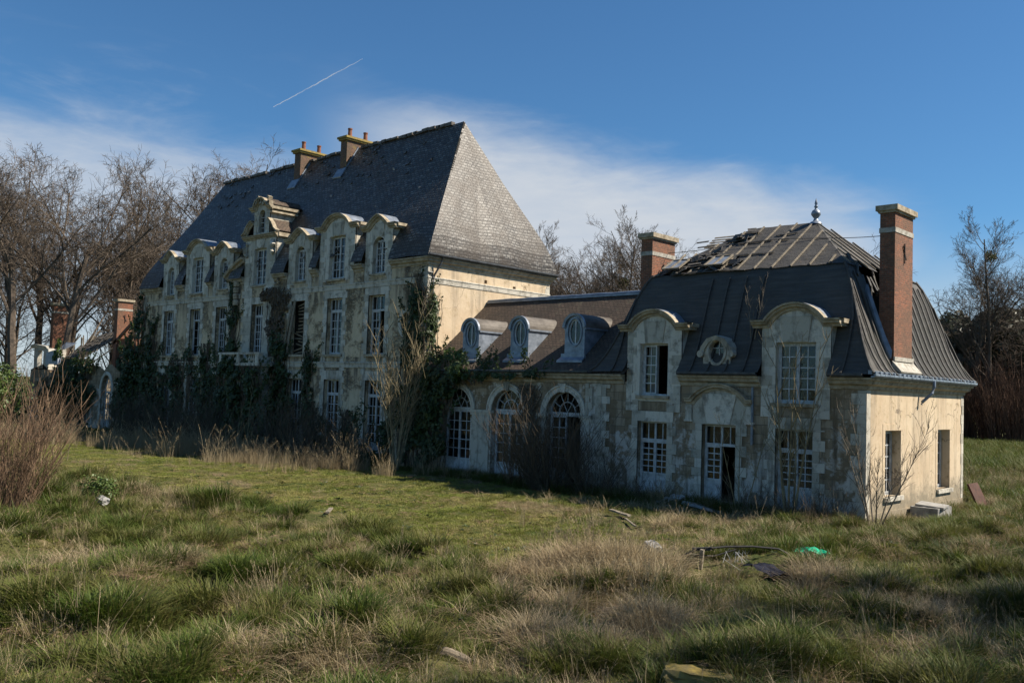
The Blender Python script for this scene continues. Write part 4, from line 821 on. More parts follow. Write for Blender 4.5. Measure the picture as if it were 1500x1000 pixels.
for i in range(9): x = -10 + i * .6; a, b = up(x, .0) - nrm * 4, up(x, .6) - nrm * 4; mb.tube([a, b], .05, 4)
mb.build('bare_lath', 'old_wood', upper)
mb = MB()
for n_ in range(80):        # torn felt sheets and broken boards
    i, j = rnd.choice(sorted(lost)); t = (j + rnd.random()) / nz; x = xl(t) + (xr(t) - xl(t)) * (i + rnd.random()) / nx
    mb.obox(up(x, t) + nrm * rnd.uniform(-1, 3), (rnd.uniform(.25, .8), rnd.uniform(.1, .45), .025), Matrix.Rotation(.6 + rnd.uniform(-.5, .4), 3, 'X') @ Matrix.Rotation(rnd.uniform(-.5, .5), 3, 'Z') @ Matrix.Rotation(rnd.uniform(-.4, .4), 3, 'Y'))
for n_ in range(20): t = rnd.choice((.0, .33, .62, .75)) ; x = rnd.uniform(-9.6, -4.8); mb.obox(up(x, t) + nrm * .9, (rnd.uniform(.5, 1.3), .1, .03), Matrix.Rotation(.6, 3, 'X') @ Matrix.Rotation(rnd.uniform(-.12, .12), 3, 'Z'))
for n_ in range(22): mb.obox((-1.5 + rnd.uniform(-.25, .35), rnd.uniform(2.2, 5), rnd.uniform(7.6, 9.1)), (.05, rnd.uniform(.1, .3), rnd.uniform(.4, 1.3)), Matrix.Rotation(rnd.uniform(-.7, .7), 3, 'X') @ Matrix.Rotation(rnd.uniform(-.5, .2), 3, 'Y'))
mb.build('torn_felt', 'roof_felt', upper)
for (x, t) in ((-7.15, .16), (-9.25, .15)):
    p = up(x, t) + nrm * 4; rot = Matrix.Rotation(.52, 3, 'X'); mb = MB()
    for dx in (-.42, 0, .42): mb.obox(p + rot @ Vector((dx, 0, 0)), (.07, 1.0, .07), rot)
    for dy in (-.5, .5): mb.obox(p + rot @ Vector((0, dy, 0)), (.84, .05, .06), rot)
    o = mb.build('skylight', 'old_wood', upper); mb = MB(); mb.obox(p - nrm * .3, (.82, .98, .012), rot); mb.build('skylight_glass', 'lead', upper)
mb = MB(); mb.lathe((RX1, YM, 11.40), [(a * .66, b * .66) for a, b in [(.4, 0), (.34, .14), (.19, .2), (.15, .32), (.12, .38), (.17, .44), (.3, .62), (.31, .72), (.22, .9), (.1, .98), (.07, 1.06), (.12, 1.12), (.12, 1.18), (.06, 1.25), (.1, 1.34), (.08, 1.46), (.0, 1.72)]], 20); mb.build('finial', 'lead', pav, smooth=True)
# tall chimneys of the pavilion
def stack(x0, x1, y0, y1, z0, z1, par, brick='brick', zoff=0):
    mb = MB(); mb.box(x0, x1, y0, y1, z0, z1); ch = mb.build('chimney', brick, par)
    mb = MB(); mb.box(x0 - .13, x1 + .13, y0 - .13, y1 + .13, z1, z1 + .2); mb.box(x0 - .06, x1 + .06, y0 - .06, y1 + .06, z1 - .08, z1); o = mb.build('chimney_cap', 'cornice_stone', ch)
    mb = MB(); mb.box(x0 - .025, x1 + .025, y0 - .025, y1 + .025, z1 - .82, z1 - .64); mb.build('chimney_band', 'pale_cap', ch)
    mb = MB(); ym = (y0 + y1) / 2; mb.tube([(x1 + .03, ym, z1 - 1.9), (x1 + .03, ym, z1 - 1.15)], .025, 5); mb.tube([(x1 + .03, ym - .14, z1 - 1.25), (x1 + .03, ym + .14, z1 - 1.75)], .022, 5); mb.build('wall_tie', 'black_metal', ch)
    return ch
chR = stack(-.46, .10, 2.15, 3.92, 4.9, 11.02, pav)
mb = MB(); mb.box(.10, .16, 2.1, 3.97, 5.42, 5.58); mb.hexa([(.10, 2.0, 5.1), (.42, 2.0, 4.98), (.42, 4.07, 4.98), (.10, 4.07, 5.1), (.10, 2.0, 5.42), (.44, 2.0, 5.03), (.44, 4.07, 5.03), (.10, 4.07, 5.42)]); mb.build('flashing', 'pale_cap', chR)
mb = MB()
for (s0, z0), (s1, z1) in list(zip(MP, MP[1:]))[2:5]: mb.hexa([(-s0 + .02, 2.06, z0), (-s0 + .1, 2.06, z0), (-s1 + .1, 2.06, z1), (-s1 + .02, 2.06, z1), (-s0 + .02, 2.14, z0 + .3), (-s0 + .1, 2.14, z0 + .3), (-s1 + .1, 2.14, z1 + .3), (-s1 + .02, 2.14, z1 + .3)])
mb.build('side_flashing', 'lead', chR)
chL = stack(-11.36, -10.75, 2.2, 4.0, 5, 11.02, pav)

# ------------------------------------------------------------------ ruined left wing and pavilion remains
ruin = thing('ruined_wing', 'roofless low wing left of the house with pointed doorway and brick chimney stub', 'ruin', (-63.4, 3, GZ))
mb = MB(); top = [(XL - .02, 4.6)] + [(XL - .02 - 12 * i / 16, 4.75 + noise.noise(Vector((i * .6, 2, 0))) * .9) for i in range(1, 17)]
mb.face_with_holes(F, [(XL - 12.02, -1), (XL - .02, -1)] + top, [arch(-63.5 - 1.05, -63.5 + 1.05, -.3, 2.7, 1.35)], .4); mb.build('front_wall', 'lime_wall', ruin)
mb = MB(); mb.box(XL - 12, XL - .02, 8.8, 9.2, -1, 3.8); mb.box(XL - 12, XL - .03, 4.6, 4.8, -1, 3.2); mb.build('rear_wall', 'lime_wall', ruin)
mb = MB(); mb.sweep(F, arc(-63.5, 2.7, 1.06, 18, 1.36)[::-1], [(0, 0), (0, .08), (.2, .1), (.28, .06), (.28, 0)]); toothed(mb, F, -64.55, -1, -.3, 2.7, .25, .35, .35, -.05); toothed(mb, F, -62.45, 1, -.3, 2.7, .25, .35, .35, -.05); mb.build('door_surround', 'stone', ruin)
french(ruin, F, -64.5, -62.5, -.26, 2.7, .3, None, 5, 2, .5, 2, .4, name='glazed_door')
mb = MB(); mb.sweep(F, arc(-63.5, 2.75, 1.0, 16, 1.3)[::-1], [(-.07, -.3), (-.07, -.38), (0, -.38), (0, -.3)])
for a in (40, 65, 90, 115, 140): mb.tube([F(-63.5 + .3 * math.cos(R(a)), 2.75 + .3 * math.sin(R(a)), .34), F(-63.5 + .97 * math.cos(R(a)), 2.75 + 1.25 * math.sin(R(a)), .34)], .025, 4)
mb.build('fanlight', 'white_paint', ruin)
chW = stack(-68.0, -67.35, 2.2, 3.5, 2, 10.6, ruin); chW['label'] = 'brick chimney standing free beside broken rafters'
mb = MB()      # the one strip of roof still standing
def wr(x, t): return Vector((x, .1 + 3.1 * t, 5.5 + 2.4 * t))
for i in range(9): x = -72.4 + i * .52; mb.tube([wr(x - .6, 0), wr(x, 1)], .055, 5)
for j in range(9): t = j / 8; mb.tube([wr(-72.6 - .6 * (1 - t) + .1, t) + Vector((0, 0, .06)), wr(-68.2 - .6 * (1 - t), t) + Vector((0, 0, .06))], .035, 4)
mb.tube([wr(-72.7, 1), wr(-68.1, 1)], .1, 6); mb.tube([wr(-72.9, .3), wr(-68.4, .3)], .09, 6)
for i in range(60): t = rnd.random(); x = -72.5 + rnd.random() * 4.2 - .6 * (1 - t); mb.obox(wr(x, t) + Vector((0, 0, .1)), (.3, .42, .02), Matrix.Rotation(.66, 3, 'X')) if (rnd.random() < .75) else None
mb.box(-73.2, -68.0, -.1, .3, 5.0, 5.42)
mb.build('roof_frame', 'old_lead', ruin)
mb = MB(); mb.hexa([(-68.2, 2.2, 6.6), (-64.6, 2.2, 8.4), (-64.6, 2.35, 8.4), (-68.2, 2.35, 6.6), (-68.2, 2.2, 6.9), (-64.6, 2.2, 8.7), (-64.6, 2.35, 8.7), (-68.2, 2.35, 6.9)]); mb.box(-67.3, -64.8, 2.5, 4, 4, 7.3); mb.build('gable_stub', 'brick', ruin)
ruin2 = thing('ruined_pavilion', 'collapsed far left pavilion with pale dormer fragment and lone brick chimney', 'ruin', (-76, 3, GZ))
mb = MB(); mb.face_with_holes(F, [(-81.2, -1), (XL - 12.1, -1), (XL - 12.1, 4.6), (-72, 4.2), (-74, 5.0), (-76, 4.1), (-78, 4.9), (-81.2, 4.4)], [rect(-76.4, -75, .2, 2.8)], .3); mb.poly([(-81.2, 0, -1), (-81.2, 9, -1), (-81.2, 9, 4), (-81.2, 0, 4.4)]); mb.build('wall', 'lime_wall', ruin2)
mb = MB(); mb.face_with_holes(F, [(-80.4, 4.4), (-77.2, 4.4), (-77.2, 6.6), (-80.4, 6.6)], [rect(-79.6, -78.1, 4.5, 6.2)], .4); mb.sweep(F, [(-80.9, 6.5), (-79.6, 6.6), (-76.9, 6.4)], MOULD); mb.box(-77.22, -76.9, 0, 1.6, 4.4, 6.4); o = mb.build('dormer', 'stone', ruin2)
mb = MB(); mb.hexa([(-77.0, -.2, 4.9), (-74.2, -.1, 4.9), (-74.2, .3, 5.2), (-77, .2, 5.2), (-77.1, -.1, 6.0), (-74.6, 0, 6.3), (-74.6, .3, 6.4), (-77, .3, 6.1)]); mb.hexa([(-76.5, .5, 6.1), (-74.0, .4, 6.3), (-74.0, 1.4, 6.9), (-76.5, 1.4, 7.0), (-76.5, .5, 6.14), (-74.0, .4, 6.34), (-74.0, 1.4, 6.94), (-76.5, 1.4, 7.04)]); mb.build('bent_sheet', 'lead', ruin2)
mb = MB()
for i in range(18): mb.tube([(-80 + rnd.random() * 6, 1 + rnd.random() * 2, 4.4), (-79 + rnd.random() * 6, 2 + rnd.random() * 3, 6 + rnd.random() * 2.2)], .06, 4)
mb.build('rafter', 'old_wood', ruin2)
chP = stack(-83.0, -82.3, 2.2, 3.9, 0, 10.9, ruin2)

# ------------------------------------------------------------------ ground
def smooth(x, a, b): t = min(1, max(0, (x - a) / (b - a))); return t * t * (3 - 2 * t)
def gh(x, y):
    d = math.hypot(x - CAM.x, y - CAM.y)
    lawn = smooth(y, -16.5, -13) * smooth(x, 3, -4)
    amp = (1 - .72 * lawn) * (1 - smooth(d, 35, 70) * .5)
    z = GZ + amp * (.34 * noise.noise((x * .30, y * .30, 1.7)) + .46 * max(-.35, noise.noise((x * .72, y * .72, 5.1))) + .24 * abs(noise.noise((x * 1.7, y * 1.7, 8.3))))
    if y > -1.6 and -84 < x < 1.5 and y < 12: z = GZ + (z - GZ) * .3
    # a ditch with a rough bank across the foreground, and a hollow beside the log
    q = (x + 3.2) * .45 + (y + 21.6) * -.89; l = (x + 3.2) * .89 + (y + 21.6) * .45
    z -= .5 * math.exp(-(q / .55) ** 2) * smooth(abs(l), 3.2, 1.6)
    z += .28 * math.exp(-((q + 1.0) / .6) ** 2) * smooth(abs(l), 3.4, 1.5)
    z += .30 * math.exp(-(((x - .3) / 1.7) ** 2 + ((y + 15.0) / 1.3) ** 2))
    z -= .30 * math.exp(-(((x - 2.6) / .9) ** 2 + ((y + 16.9) / .4) ** 2))
    z += .35 * math.exp(-(((x + 17.2) / 2.0) ** 2 + ((y + 20.6) / 1.4) ** 2))
    if x > .5: z += smooth(x, .5, 6) * smooth(y, -4, 6) * .25
    return z
def axis(c, near, far, n0, n1):
    a = np.linspace(-near, near, n0); b = near * (far / near) ** (np.arange(1, n1 + 1) / n1); return np.concatenate([c - b[::-1], c + a, c + b])
gx = axis(-12, 32, 3200, 300, 26); gy = axis(-14, 18, 3200, 180, 30)
verts = [(x, y, gh(x, y) if abs(x + 20) < 160 and abs(y) < 160 else GZ) for y in gy for x in gx]; nxg = len(gx)
faces = [(j * nxg + i, j * nxg + i + 1, (j + 1) * nxg + i + 1, (j + 1) * nxg + i) for j in range(len(gy) - 1) for i in range(nxg - 1)]
mb = MB(); mb.v = verts; mb.f = faces; ground = mb.build('ground', 'meadow', None, uv=False, smooth=True); ground['kind'] = 'structure'

# ------------------------------------------------------------------ grass: blades in tufts, scattered by geometry nodes
def tuft(name, n, hmin, hmax, spread, width, lean, mat, droop=.5, seed=1):
    r_ = random.Random(seed); mb = MB()
    for i in range(n):
        a = r_.uniform(0, 6.283); q = spread * math.sqrt(r_.random()); base = Vector((q * math.cos(a), q * math.sin(a), -.02)); h = r_.uniform(hmin, hmax)
        da = a + r_.uniform(-1.2, 1.2); dr = Vector((math.cos(da), math.sin(da), 0)); side = Vector((-dr.y, dr.x, 0)); l = lean * r_.uniform(.2, 1.3); w_ = width * r_.uniform(.6, 1.3)
        pts = [base + dr * (l * h * t * (.35 + droop * t)) + Vector((0, 0, h * t * (1 - .28 * droop * l * t * t))) for t in (0, .4, .75, 1)]; i0 = len(mb.v)
        for p, k in zip(pts, (1, .9, .6)): mb.v += [tuple(p - side * w_ * k), tuple(p + side * w_ * k)]
        mb.v.append(tuple(pts[3])); mb.f += [(i0, i0 + 1, i0 + 3, i0 + 2), (i0 + 2, i0 + 3, i0 + 5, i0 + 4), (i0 + 4, i0 + 5, i0 + 6)]
    me = bpy.data.meshes.new(name); me.from_pydata(mb.v, [], mb.f); me.materials.append(MAT[mat]); return bpy.data.objects.new(name, me)
def seedhead(name, n, h, seed):
    r_ = random.Random(seed); mb = MB()
    for i in range(n):
        a = r_.uniform(0, 6.283); b = Vector((r_.uniform(-.15, .15), r_.uniform(-.15, .15), 0)); t = Vector((math.cos(a) * r_.uniform(.05, .45), math.sin(a) * r_.uniform(.05, .45), 1)).normalized(); hh = h * r_.uniform(.5, 1.1)
        mid = b + t * hh * .55 + Vector((0, 0, .02)); tip = b + t * hh + Vector((math.cos(a), math.sin(a), -.35)) * hh * .12
        mb.tube([b, mid, tip], [.005, .004, .0025], 3, False)
        for k in range(7): p = mid.lerp(tip, .6 + .06 * k); mb.tube([p, p + Vector((r_.uniform(-.05, .05), r_.uniform(-.05, .05), .04))], [.006, .003], 3, False)
    me = bpy.data.meshes.new(name); me.from_pydata(mb.v, [], mb.f); me.materials.append(MAT['straw_blade']); return bpy.data.objects.new(name, me)
def scatter(name, protos, pts, label, cat):
    c = bpy.data.collections.new(name + '_tufts')
    for i, p in enumerate(protos): p.name = 't%02d_%s' % (i, p.name); c.objects.link(p)
    me = bpy.data.meshes.new(name); me.vertices.add(len(pts)); a = np.array(pts, 'f')
    me.vertices.foreach_set('co', a[:, :3].ravel())
    for nm, ty, d in (('rot', 'FLOAT_VECTOR', a[:, 3:6].ravel()), ('size', 'FLOAT', a[:, 6]), ('which', 'INT', a[:, 7].astype('i'))):
        at = me.attributes.new(nm, ty, 'POINT'); at.data.foreach_set('vector' if ty == 'FLOAT_VECTOR' else 'value', d)
    o = bpy.data.objects.new(name, me); COL.objects.link(o)
    g = bpy.data.node_groups.new(name, 'GeometryNodeTree'); g.interface.new_socket('Geometry', in_out='INPUT', socket_type='NodeSocketGeometry'); g.interface.new_socket('Geometry', in_out='OUTPUT', socket_type='NodeSocketGeometry')
    gi = g.nodes.new('NodeGroupInput'); go = g.nodes.new('NodeGroupOutput'); ip = g.nodes.new('GeometryNodeInstanceOnPoints'); ci = g.nodes.new('GeometryNodeCollectionInfo')
    ci.inputs['Collection'].default_value = c; ci.inputs['Separate Children'].default_value = True; ci.inputs['Reset Children'].default_value = True; ip.inputs['Pick Instance'].default_value = True
    def att(nm, ty): n = g.nodes.new('GeometryNodeInputNamedAttribute'); n.data_type = ty; n.inputs['Name'].default_value = nm; return n.outputs['Attribute']
    er = g.nodes.new('FunctionNodeEulerToRotation'); L = g.links.new
    L(att('rot', 'FLOAT_VECTOR'), er.inputs[0]); L(er.outputs[0], ip.inputs['Rotation']); L(att('size', 'FLOAT'), ip.inputs['Scale']); L(att('which', 'INT'), ip.inputs['Instance Index'])
    L(gi.outputs[0], ip.inputs['Points']); L(ci.outputs[0], ip.inputs['Instance']); L(ip.outputs[0], go.inputs[0])
    o.modifiers.new('scatter', 'NODES').node_group = g
    tag(o, label, cat, None, 'stuff'); return o
def blocked(x, y):
    return (-81.3 < x < 0.02 and -.05 < y < 9.9)
fw = Vector((_f.x, _f.y)); rt = Vector((_r.x, _r.y))
green, straw, weeds = [], [], []
def nz(x, y, s, k): return noise.noise((x * s, y * s, k))
rg = random.Random(21)
def candidate(dmin, dmax, pw):
    u = rg.random(); e = 1 - pw + 1; d = (dmin ** e + u * (dmax ** e - dmin ** e)) ** (1 / e); l = rg.uniform(-1, 1) * (.68 * d + 1.5)
    return CAM.x + fw.x * d + rt.x * l, CAM.y + fw.y * d + rt.y * l, d
for k in range(80000):
    x, y, d = candidate(10.5, 75, 1.35)
    if blocked(x, y): continue
    lawn = smooth(y + nz(x, y, .3, 3) * 2, -17, -13.5) * smooth(x, 2.5, -4) * smooth(y, -.5, -2.5)
    s = nz(x, y, .22, 11) * .8 + nz(x, y, .7, 12) * .6
    z = gh(x, y); rot = (rg.uniform(-.15, .15), rg.uniform(-.15, .15), rg.uniform(0, 6.28))
    # rough bands of dead straw: beside the log, along the bank, along the foot of the house
    b1 = math.exp(-(((x + .2) / 2.6) ** 2 + ((y + 15.2) / 1.9) ** 2)); b2 = math.exp(-(((x - 3.2) / 2.6) ** 2 + ((y + 18.6) / 2.0) ** 2))
    dead = s + .95 * b1 + .45 * b2 - .55 * lawn - .10 + .08 * smooth(x, 2, 6)
    clump = nz(x, y, .75, 41) + .6 * nz(x, y, 1.9, 42)
    if lawn > .5 + nz(x, y, .9, 4) * .35:
        if s > .40: straw.append((x, y, z, *rot, rg.uniform(.25, .5), rg.randint(0, 3)))
        else: green.append((x, y, z, *rot, rg.uniform(.7, 1.4), 4 + rg.randint(0, 2)))
        continue
    if clump < -.12 and rg.random() < .88:      # hollows: thin short growth and litter
        if rg.random() < .55: green.append((x, y, z, *rot, rg.uniform(.8, 1.9), 4 + rg.randint(0, 2)))
        else: straw.append((x, y, z, *rot, rg.uniform(.35, 1.0), rg.choice((0, 1, 4, 5, 4, 5))))
        continue
    big = 1 + max(0, clump) * 1.5
    if dead + .5 * max(0, nz(x, y, 1.4, 43)) > .33 + rg.uniform(-.25, .25): straw.append((x, y, z, *rot, rg.uniform(.55, 1.15) * (1 + .35 * b1) * (.75 + .25 * big), rg.randint(0, 3)))
    elif clump < -.02 and rg.random() < .6: green.append((x, y, z, *rot, rg.uniform(.8, 1.5), 4 + rg.randint(0, 2)))
    else: green.append((x, y, z, *rot, rg.uniform(.6, 1.2) * big, rg.randint(0, 3)))
for k in range(4200):     # tall dead grass edging the house front
    t = rg.random(); x = -62 + 42 * t ** .8; y = -6.0 + rg.gauss(0, 1.35) + 1.8 * smooth(x, -35, -22) - 4.0 * smooth(x, -38, -60) + nz(x, 0, .35, 51) * 1.6
    if blocked(x, y) or nz(x, y, .45, 52) < -.12 + .5 * smooth(x, -27, -20): continue
    weeds.append((x, y, gh(x, y), rg.uniform(-.2, .2), rg.uniform(-.2, .2), rg.uniform(0, 6.28), rg.uniform(.35, 1.0) * (1.05 + .8 * nz(x, y, .6, 53)), rg.choice((0, 1, 2, 3, 4, 4, 5))))
for k in range(3400):
    x, y, d = candidate(10.5, 50, 1.5)
    if blocked(x, y) or nz(x, y, .35, 31) < -.05 or (y > -15.5 and x < -3): continue
    weeds.append((x, y, gh(x, y), rg.uniform(-.3, .3), rg.uniform(-.3, .3), rg.uniform(0, 6.28), rg.uniform(.25, .75), rg.choice((0, 1, 2, 3, 4, 5))))
for cx_, cy_, n_, sp, sz in ((-.3, -14.4, 130, .8, 1.0), (-2.2, -21.9, 60, 1.2, .8), (3.6, -17.6, 120, 1.3, .8), (1.2, -16.0, 130, 1.3, .8), (-17, -20, 90, 1.6, .8), (-4.4, -9.5, 30, 1.6, .9), (7, -9, 50, 2.5, .6), (-3, 24, 260, 6, 1.0), (3, 17, 120, 4, 1.0)):
    for k in range(n_): x, y = cx_ + rg.gauss(0, sp), cy_ + rg.gauss(0, sp); weeds.append((x, y, gh(x, y), rg.uniform(-.35, .35), rg.uniform(-.35, .35), rg.uniform(0, 6.28), rg.uniform(.5, 1.05) * sz, rg.choice((0, 1, 2, 3, 4)))) if not blocked(x, y) else None
for k in range(1500):
    x = rg.uniform(-22.5, 1.4); y = -.1 - abs(rg.gauss(0, .75)) if x < .1 else rg.uniform(0, 10.5)
    if x >= .1: x = .1 + abs(rg.gauss(0, .5))
    if rg.random() < .35: weeds.append((x, y, gh(x, y), rg.uniform(-.4, .4), rg.uniform(-.4, .4), rg.uniform(0, 6.28), rg.uniform(.3, .8), rg.choice((0, 1, 2, 3, 4))))
    else: green.append((x, y, gh(x, y), rg.uniform(-.2, .2), rg.uniform(-.2, .2), rg.uniform(0, 6.28), rg.uniform(.7, 1.8), rg.randint(0, 3)))
for k in range(700):
    x, y = rg.gauss(-1.5, 4), rg.gauss(-4.5, 2)
    if not blocked(x, y): (straw if nz(x, y, .8, 77) > .05 else green).append((x, y, gh(x, y), rg.uniform(-.2, .2), rg.uniform(-.2, .2), rg.uniform(0, 6.28), rg.uniform(.6, 1.3), rg.randint(0, 3)))
def clear(pts):      # trampled round the litter so that it shows
    spots = [(-.33, -12.3, .5), (2.2, -8.75, .6), (.8, -11.2, .8), (1.6, -10.4, .8), (2.65, -12.0, .6), (-11.75, -14.08, .8), (-6.1, -6.0, .7), (-4.9, -7.0, .7), (-16.3, -19.5, .4), (2.4, -21.9, .3), (.62, 4.6, .6), (.6, 11, .6), (6.1, -20.5, .4)]
    o = []
    for p in pts:
        bad = False
        for (sx, sy, r_) in spots:
            dx, dy = p[0] - sx, p[1] - sy; dc = Vector((CAM.x - sx, CAM.y - sy)).normalized(); al = dx * dc.x + dy * dc.y; ac = abs(dx * dc.y - dy * dc.x)
            if ac < r_ and -r_ < al < r_ + .9: bad = True; break
        if not bad: o.append(p)
        elif rg.random() < .5: o.append(p[:6] + (p[6] * .3,) + p[7:])
    return o
for k in range(5200):
    y = rg.uniform(14, 88); x = -6 - .27 * (y - 14) + rg.uniform(-4, 16)
    if 17 < y < 34 and rg.random() < .8: continue
    green.append((x, y, gh(x, y), 0, 0, rg.uniform(0, 6.28), rg.uniform(2.0, 3.6), rg.randint(0, 6)))
green, straw, weeds = clear(green), clear(straw), clear(weeds)
for k in range(5200):
    x, y, d = candidate(10.5, 45, 1.5)
    if blocked(x, y) or nz(x, y, .5, 91) < -.1: continue
    (green if k % 2 else straw).append((x, y, gh(x, y), rg.uniform(-.2, .2), rg.uniform(-.2, .2), rg.uniform(0, 6.28), rg.uniform(.6, 1.4), 7 if k % 2 else 4 + (k // 2) % 2))
def rosette(name, seed):
    r_ = random.Random(seed); mb = MB()
    for i in range(13):
        a = r_.uniform(0, 6.28); l = r_.uniform(.08, .2); w_ = l * .16; d = Vector((math.cos(a), math.sin(a), 0)); sd = Vector((-d.y, d.x, 0)); u_ = Vector((0, 0, 1)); h = r_.uniform(.2, .9)
        mb.poly([Vector((0, 0, 0)), d * l * .5 + u_ * l * .4 * h + sd * w_, d * l + u_ * l * .35 * h, d * l * .5 + u_ * l * .4 * h - sd * w_])
    me = bpy.data.meshes.new(name); me.from_pydata(mb.v, [], mb.f); me.materials.append(MAT['ivy_leaf']); return bpy.data.objects.new(name, me)
def litter(name, seed):
    r_ = random.Random(seed); mb = MB()
    for i in range(26):
        c = Vector((r_.gauss(0, .22), r_.gauss(0, .22), r_.uniform(.01, .07))); a = r_.uniform(0, 6.28); d = Vector((math.cos(a), math.sin(a), r_.uniform(-.25, .25))); sd = Vector((-d.y, d.x, r_.uniform(-.4, .4))); l = r_.uniform(.03, .22); w_ = .018 if l < .08 else .005
        mb.poly([c - d * l, c + sd * w_, c + d * l, c - sd * w_])
    me = bpy.data.meshes.new(name); me.from_pydata(mb.v, [], mb.f); me.materials.append(MAT['brown_twig']); return bpy.data.objects.new(name, me)
scatter('meadow_grass', [tuft('g', 46, .10, .32, .16, .0055, 1.1, 'grass_blade', .7, i) for i in range(4)] + [tuft('l', 60, .025, .085, .22, .0045, 1.1, 'lawn_blade', .5, 20 + i) for i in range(3)] + [rosette('r', 95)], green, 'green meadow grass in rough tufts and short turf before the chateau', 'grass')
scatter('dead_grass', [tuft('s', 38, .10, .46, .18, .0050, 1.5, 'straw_blade', .9, 40 + i) for i in range(4)] + [litter('d', 97), litter('d', 98)], straw, 'flattened pale straw coloured dead grass patches among the green', 'dead grass')
scatter('tall_weeds', [tuft('w', 22, .35, .95, .16, .0048, .35, 'straw_blade', .5, 60 + i) for i in range(4)] + [seedhead('h', 7, 1.25, 70), seedhead('h', 4, 1.7, 71)], weeds, 'tall dry tan weeds and seed heads along the house and mounds', 'weeds')

# ------------------------------------------------------------------ trees and shrubs
def grow(tr, cr, p, d, length, r_, level, maxl, cfg, rn):
    """one branch as a tapering tube, then its children"""
    n = 6 if level == 0 else (5 if level == 1 else 4 if level < maxl else 3); pts = [p.copy()]; dd = d.copy(); q = p.copy()
    for i in range(n):
        wob = cfg['wob'] * (1 if level else .35)
        dd = (dd + Vector((rn.uniform(-wob, wob), rn.uniform(-wob, wob), rn.uniform(-wob, wob) * .5 + cfg['up'] * (1 if level else .2)))).normalized(); q = q + dd * (length / n); pts.append(q.copy())
    taper = cfg.get('taper', .25); rad = [r_ * (1 - (1 - taper) * (i / n)) for i in range(n + 1)]
    (tr if level <= cfg.get('tl', 0) else cr).tube(pts, rad, 7 if level == 0 else (5 if level == 1 else 3), False)
    if level >= maxl: return
    cnt = cfg['n'][level]; lo = cfg['lo'][level]
    for k in range(cnt):
        t = lo + (1 - lo) * (k + rn.random() * .8) / cnt; t = min(t, .99); i = min(int(t * n), n - 1); a = pts[i].lerp(pts[i + 1], t * n - i); ax = (pts[i + 1] - pts[i]).normalized()
        ang = R(rn.uniform(*cfg['ang'][level])); az_ = rn.uniform(0, 6.283); o = ax.orthogonal().normalized(); o = Matrix.Rotation(az_, 3, ax) @ o
        nd = (ax * math.cos(ang) + o * math.sin(ang)).normalized(); ln = length * cfg['len'][level] * (1.12 - .5 * t) * rn.uniform(.75, 1.15)
        grow(tr, cr, a, nd, ln, max(rad[i] * cfg['rr'], cfg['minr']), level + 1, maxl, cfg, rn)
def make_tree(cfg, seed, h, r_, maxl):
    rn = random.Random(seed); a, b = MB(), MB(); grow(a, b, Vector((0, 0, -.3)), Vector((rn.uniform(-.04, .04), rn.uniform(-.04, .04), 1)), h * cfg['trunk'], r_, 0, maxl, cfg, rn)
    zmax = max(v[2] for v in b.v); s = h / zmax
    for m in (a, b): m.v = [(x * s, y * s, z * s) for x, y, z in m.v]
    return a, b
BEECH = dict(trunk=.60, wob=.20, up=.015, taper=.45, n=[9, 8, 8, 9], lo=[.55, .25, .2, .15], ang=[(18, 46), (25, 62), (30, 70), (30, 70)], len=[.92, .60, .52, .48], rr=.44, minr=.016)
POPL = dict(trunk=.92, wob=.12, up=.10, taper=.2, n=[22, 7, 6, 5], lo=[.22, .15, .15, .15], ang=[(28, 55), (22, 50), (25, 55), (25, 60)], len=[.34, .48, .5, .5], rr=.42, minr=.018)
OAK = dict(trunk=.6, wob=.24, up=.012, taper=.4, n=[10, 7, 7, 6], lo=[.45, .2, .2, .15], ang=[(28, 65), (28, 65), (30, 65), (25, 60)], len=[.85, .62, .5, .5], rr=.44, minr=.016)
TREES = []
for i, (cfg, seed, rr_) in enumerate(((BEECH, 3, .42), (BEECH, 8, .38), (POPL, 5, .32), (POPL, 11, .30), (OAK, 21, .40), (OAK, 29, .36))):
    a, b = make_tree(cfg, seed, 24, rr_, 4); TREES.append((a, b))
TM = [None] * 6
def put_tree(kind, x, y, h, label, group=None, mat='far_bark', rz=None):
    e = thing('bare_tree', label, 'tree', (x, y, GZ), group)
    if TM[kind] is None:
        ms = []
        for m, nm in zip(TREES[kind], ('trunk', 'crown')):
            o = m.build(nm, 'far_bark', None, uv=False); o.parent = e; ms.append(o)
        TM[kind] = ms
    else:
        for s in TM[kind]: c = s.copy(); COL.objects.link(c); c.parent = e
    e.scale = (h / 24,) * 3; e.rotation_euler.z = rnd.uniform(0, 6.28) if rz is None else rz
    return e
G1 = 'bare trees in the wood left of the chateau'; G2 = 'bare trees far behind the low wing'; G3 = 'bare trees above the right hand wood'
put_tree(0, -79.5, -2.2, 28, 'tall dark bare tree with a wide fan crown at the far left edge'); put_tree(1, -79.0, 1.2, 28, 'tall forked bare tree with fan crown, just right of the leftmost one')
put_tree(4, -84, 4.5, 20, 'spreading bare tree between the two ruined brick chimneys'); put_tree(5, -92, 2, 19, 'low spreading bare tree behind the far left chimney')
put_tree(2, -84, 9.5, 27, 'slender upright bare tree with clumped twigs left of the slate roof'); put_tree(3, -83.5, 14.5, 27.5, 'upright bare tree touching the left slope of the slate roof')
put_tree(0, -88, 19, 31, 'rounded bare crown showing over the left end of the ridge'); put_tree(1, -87, 26, 33, 'rounded bare crown showing low behind the ridge near the chimneys')
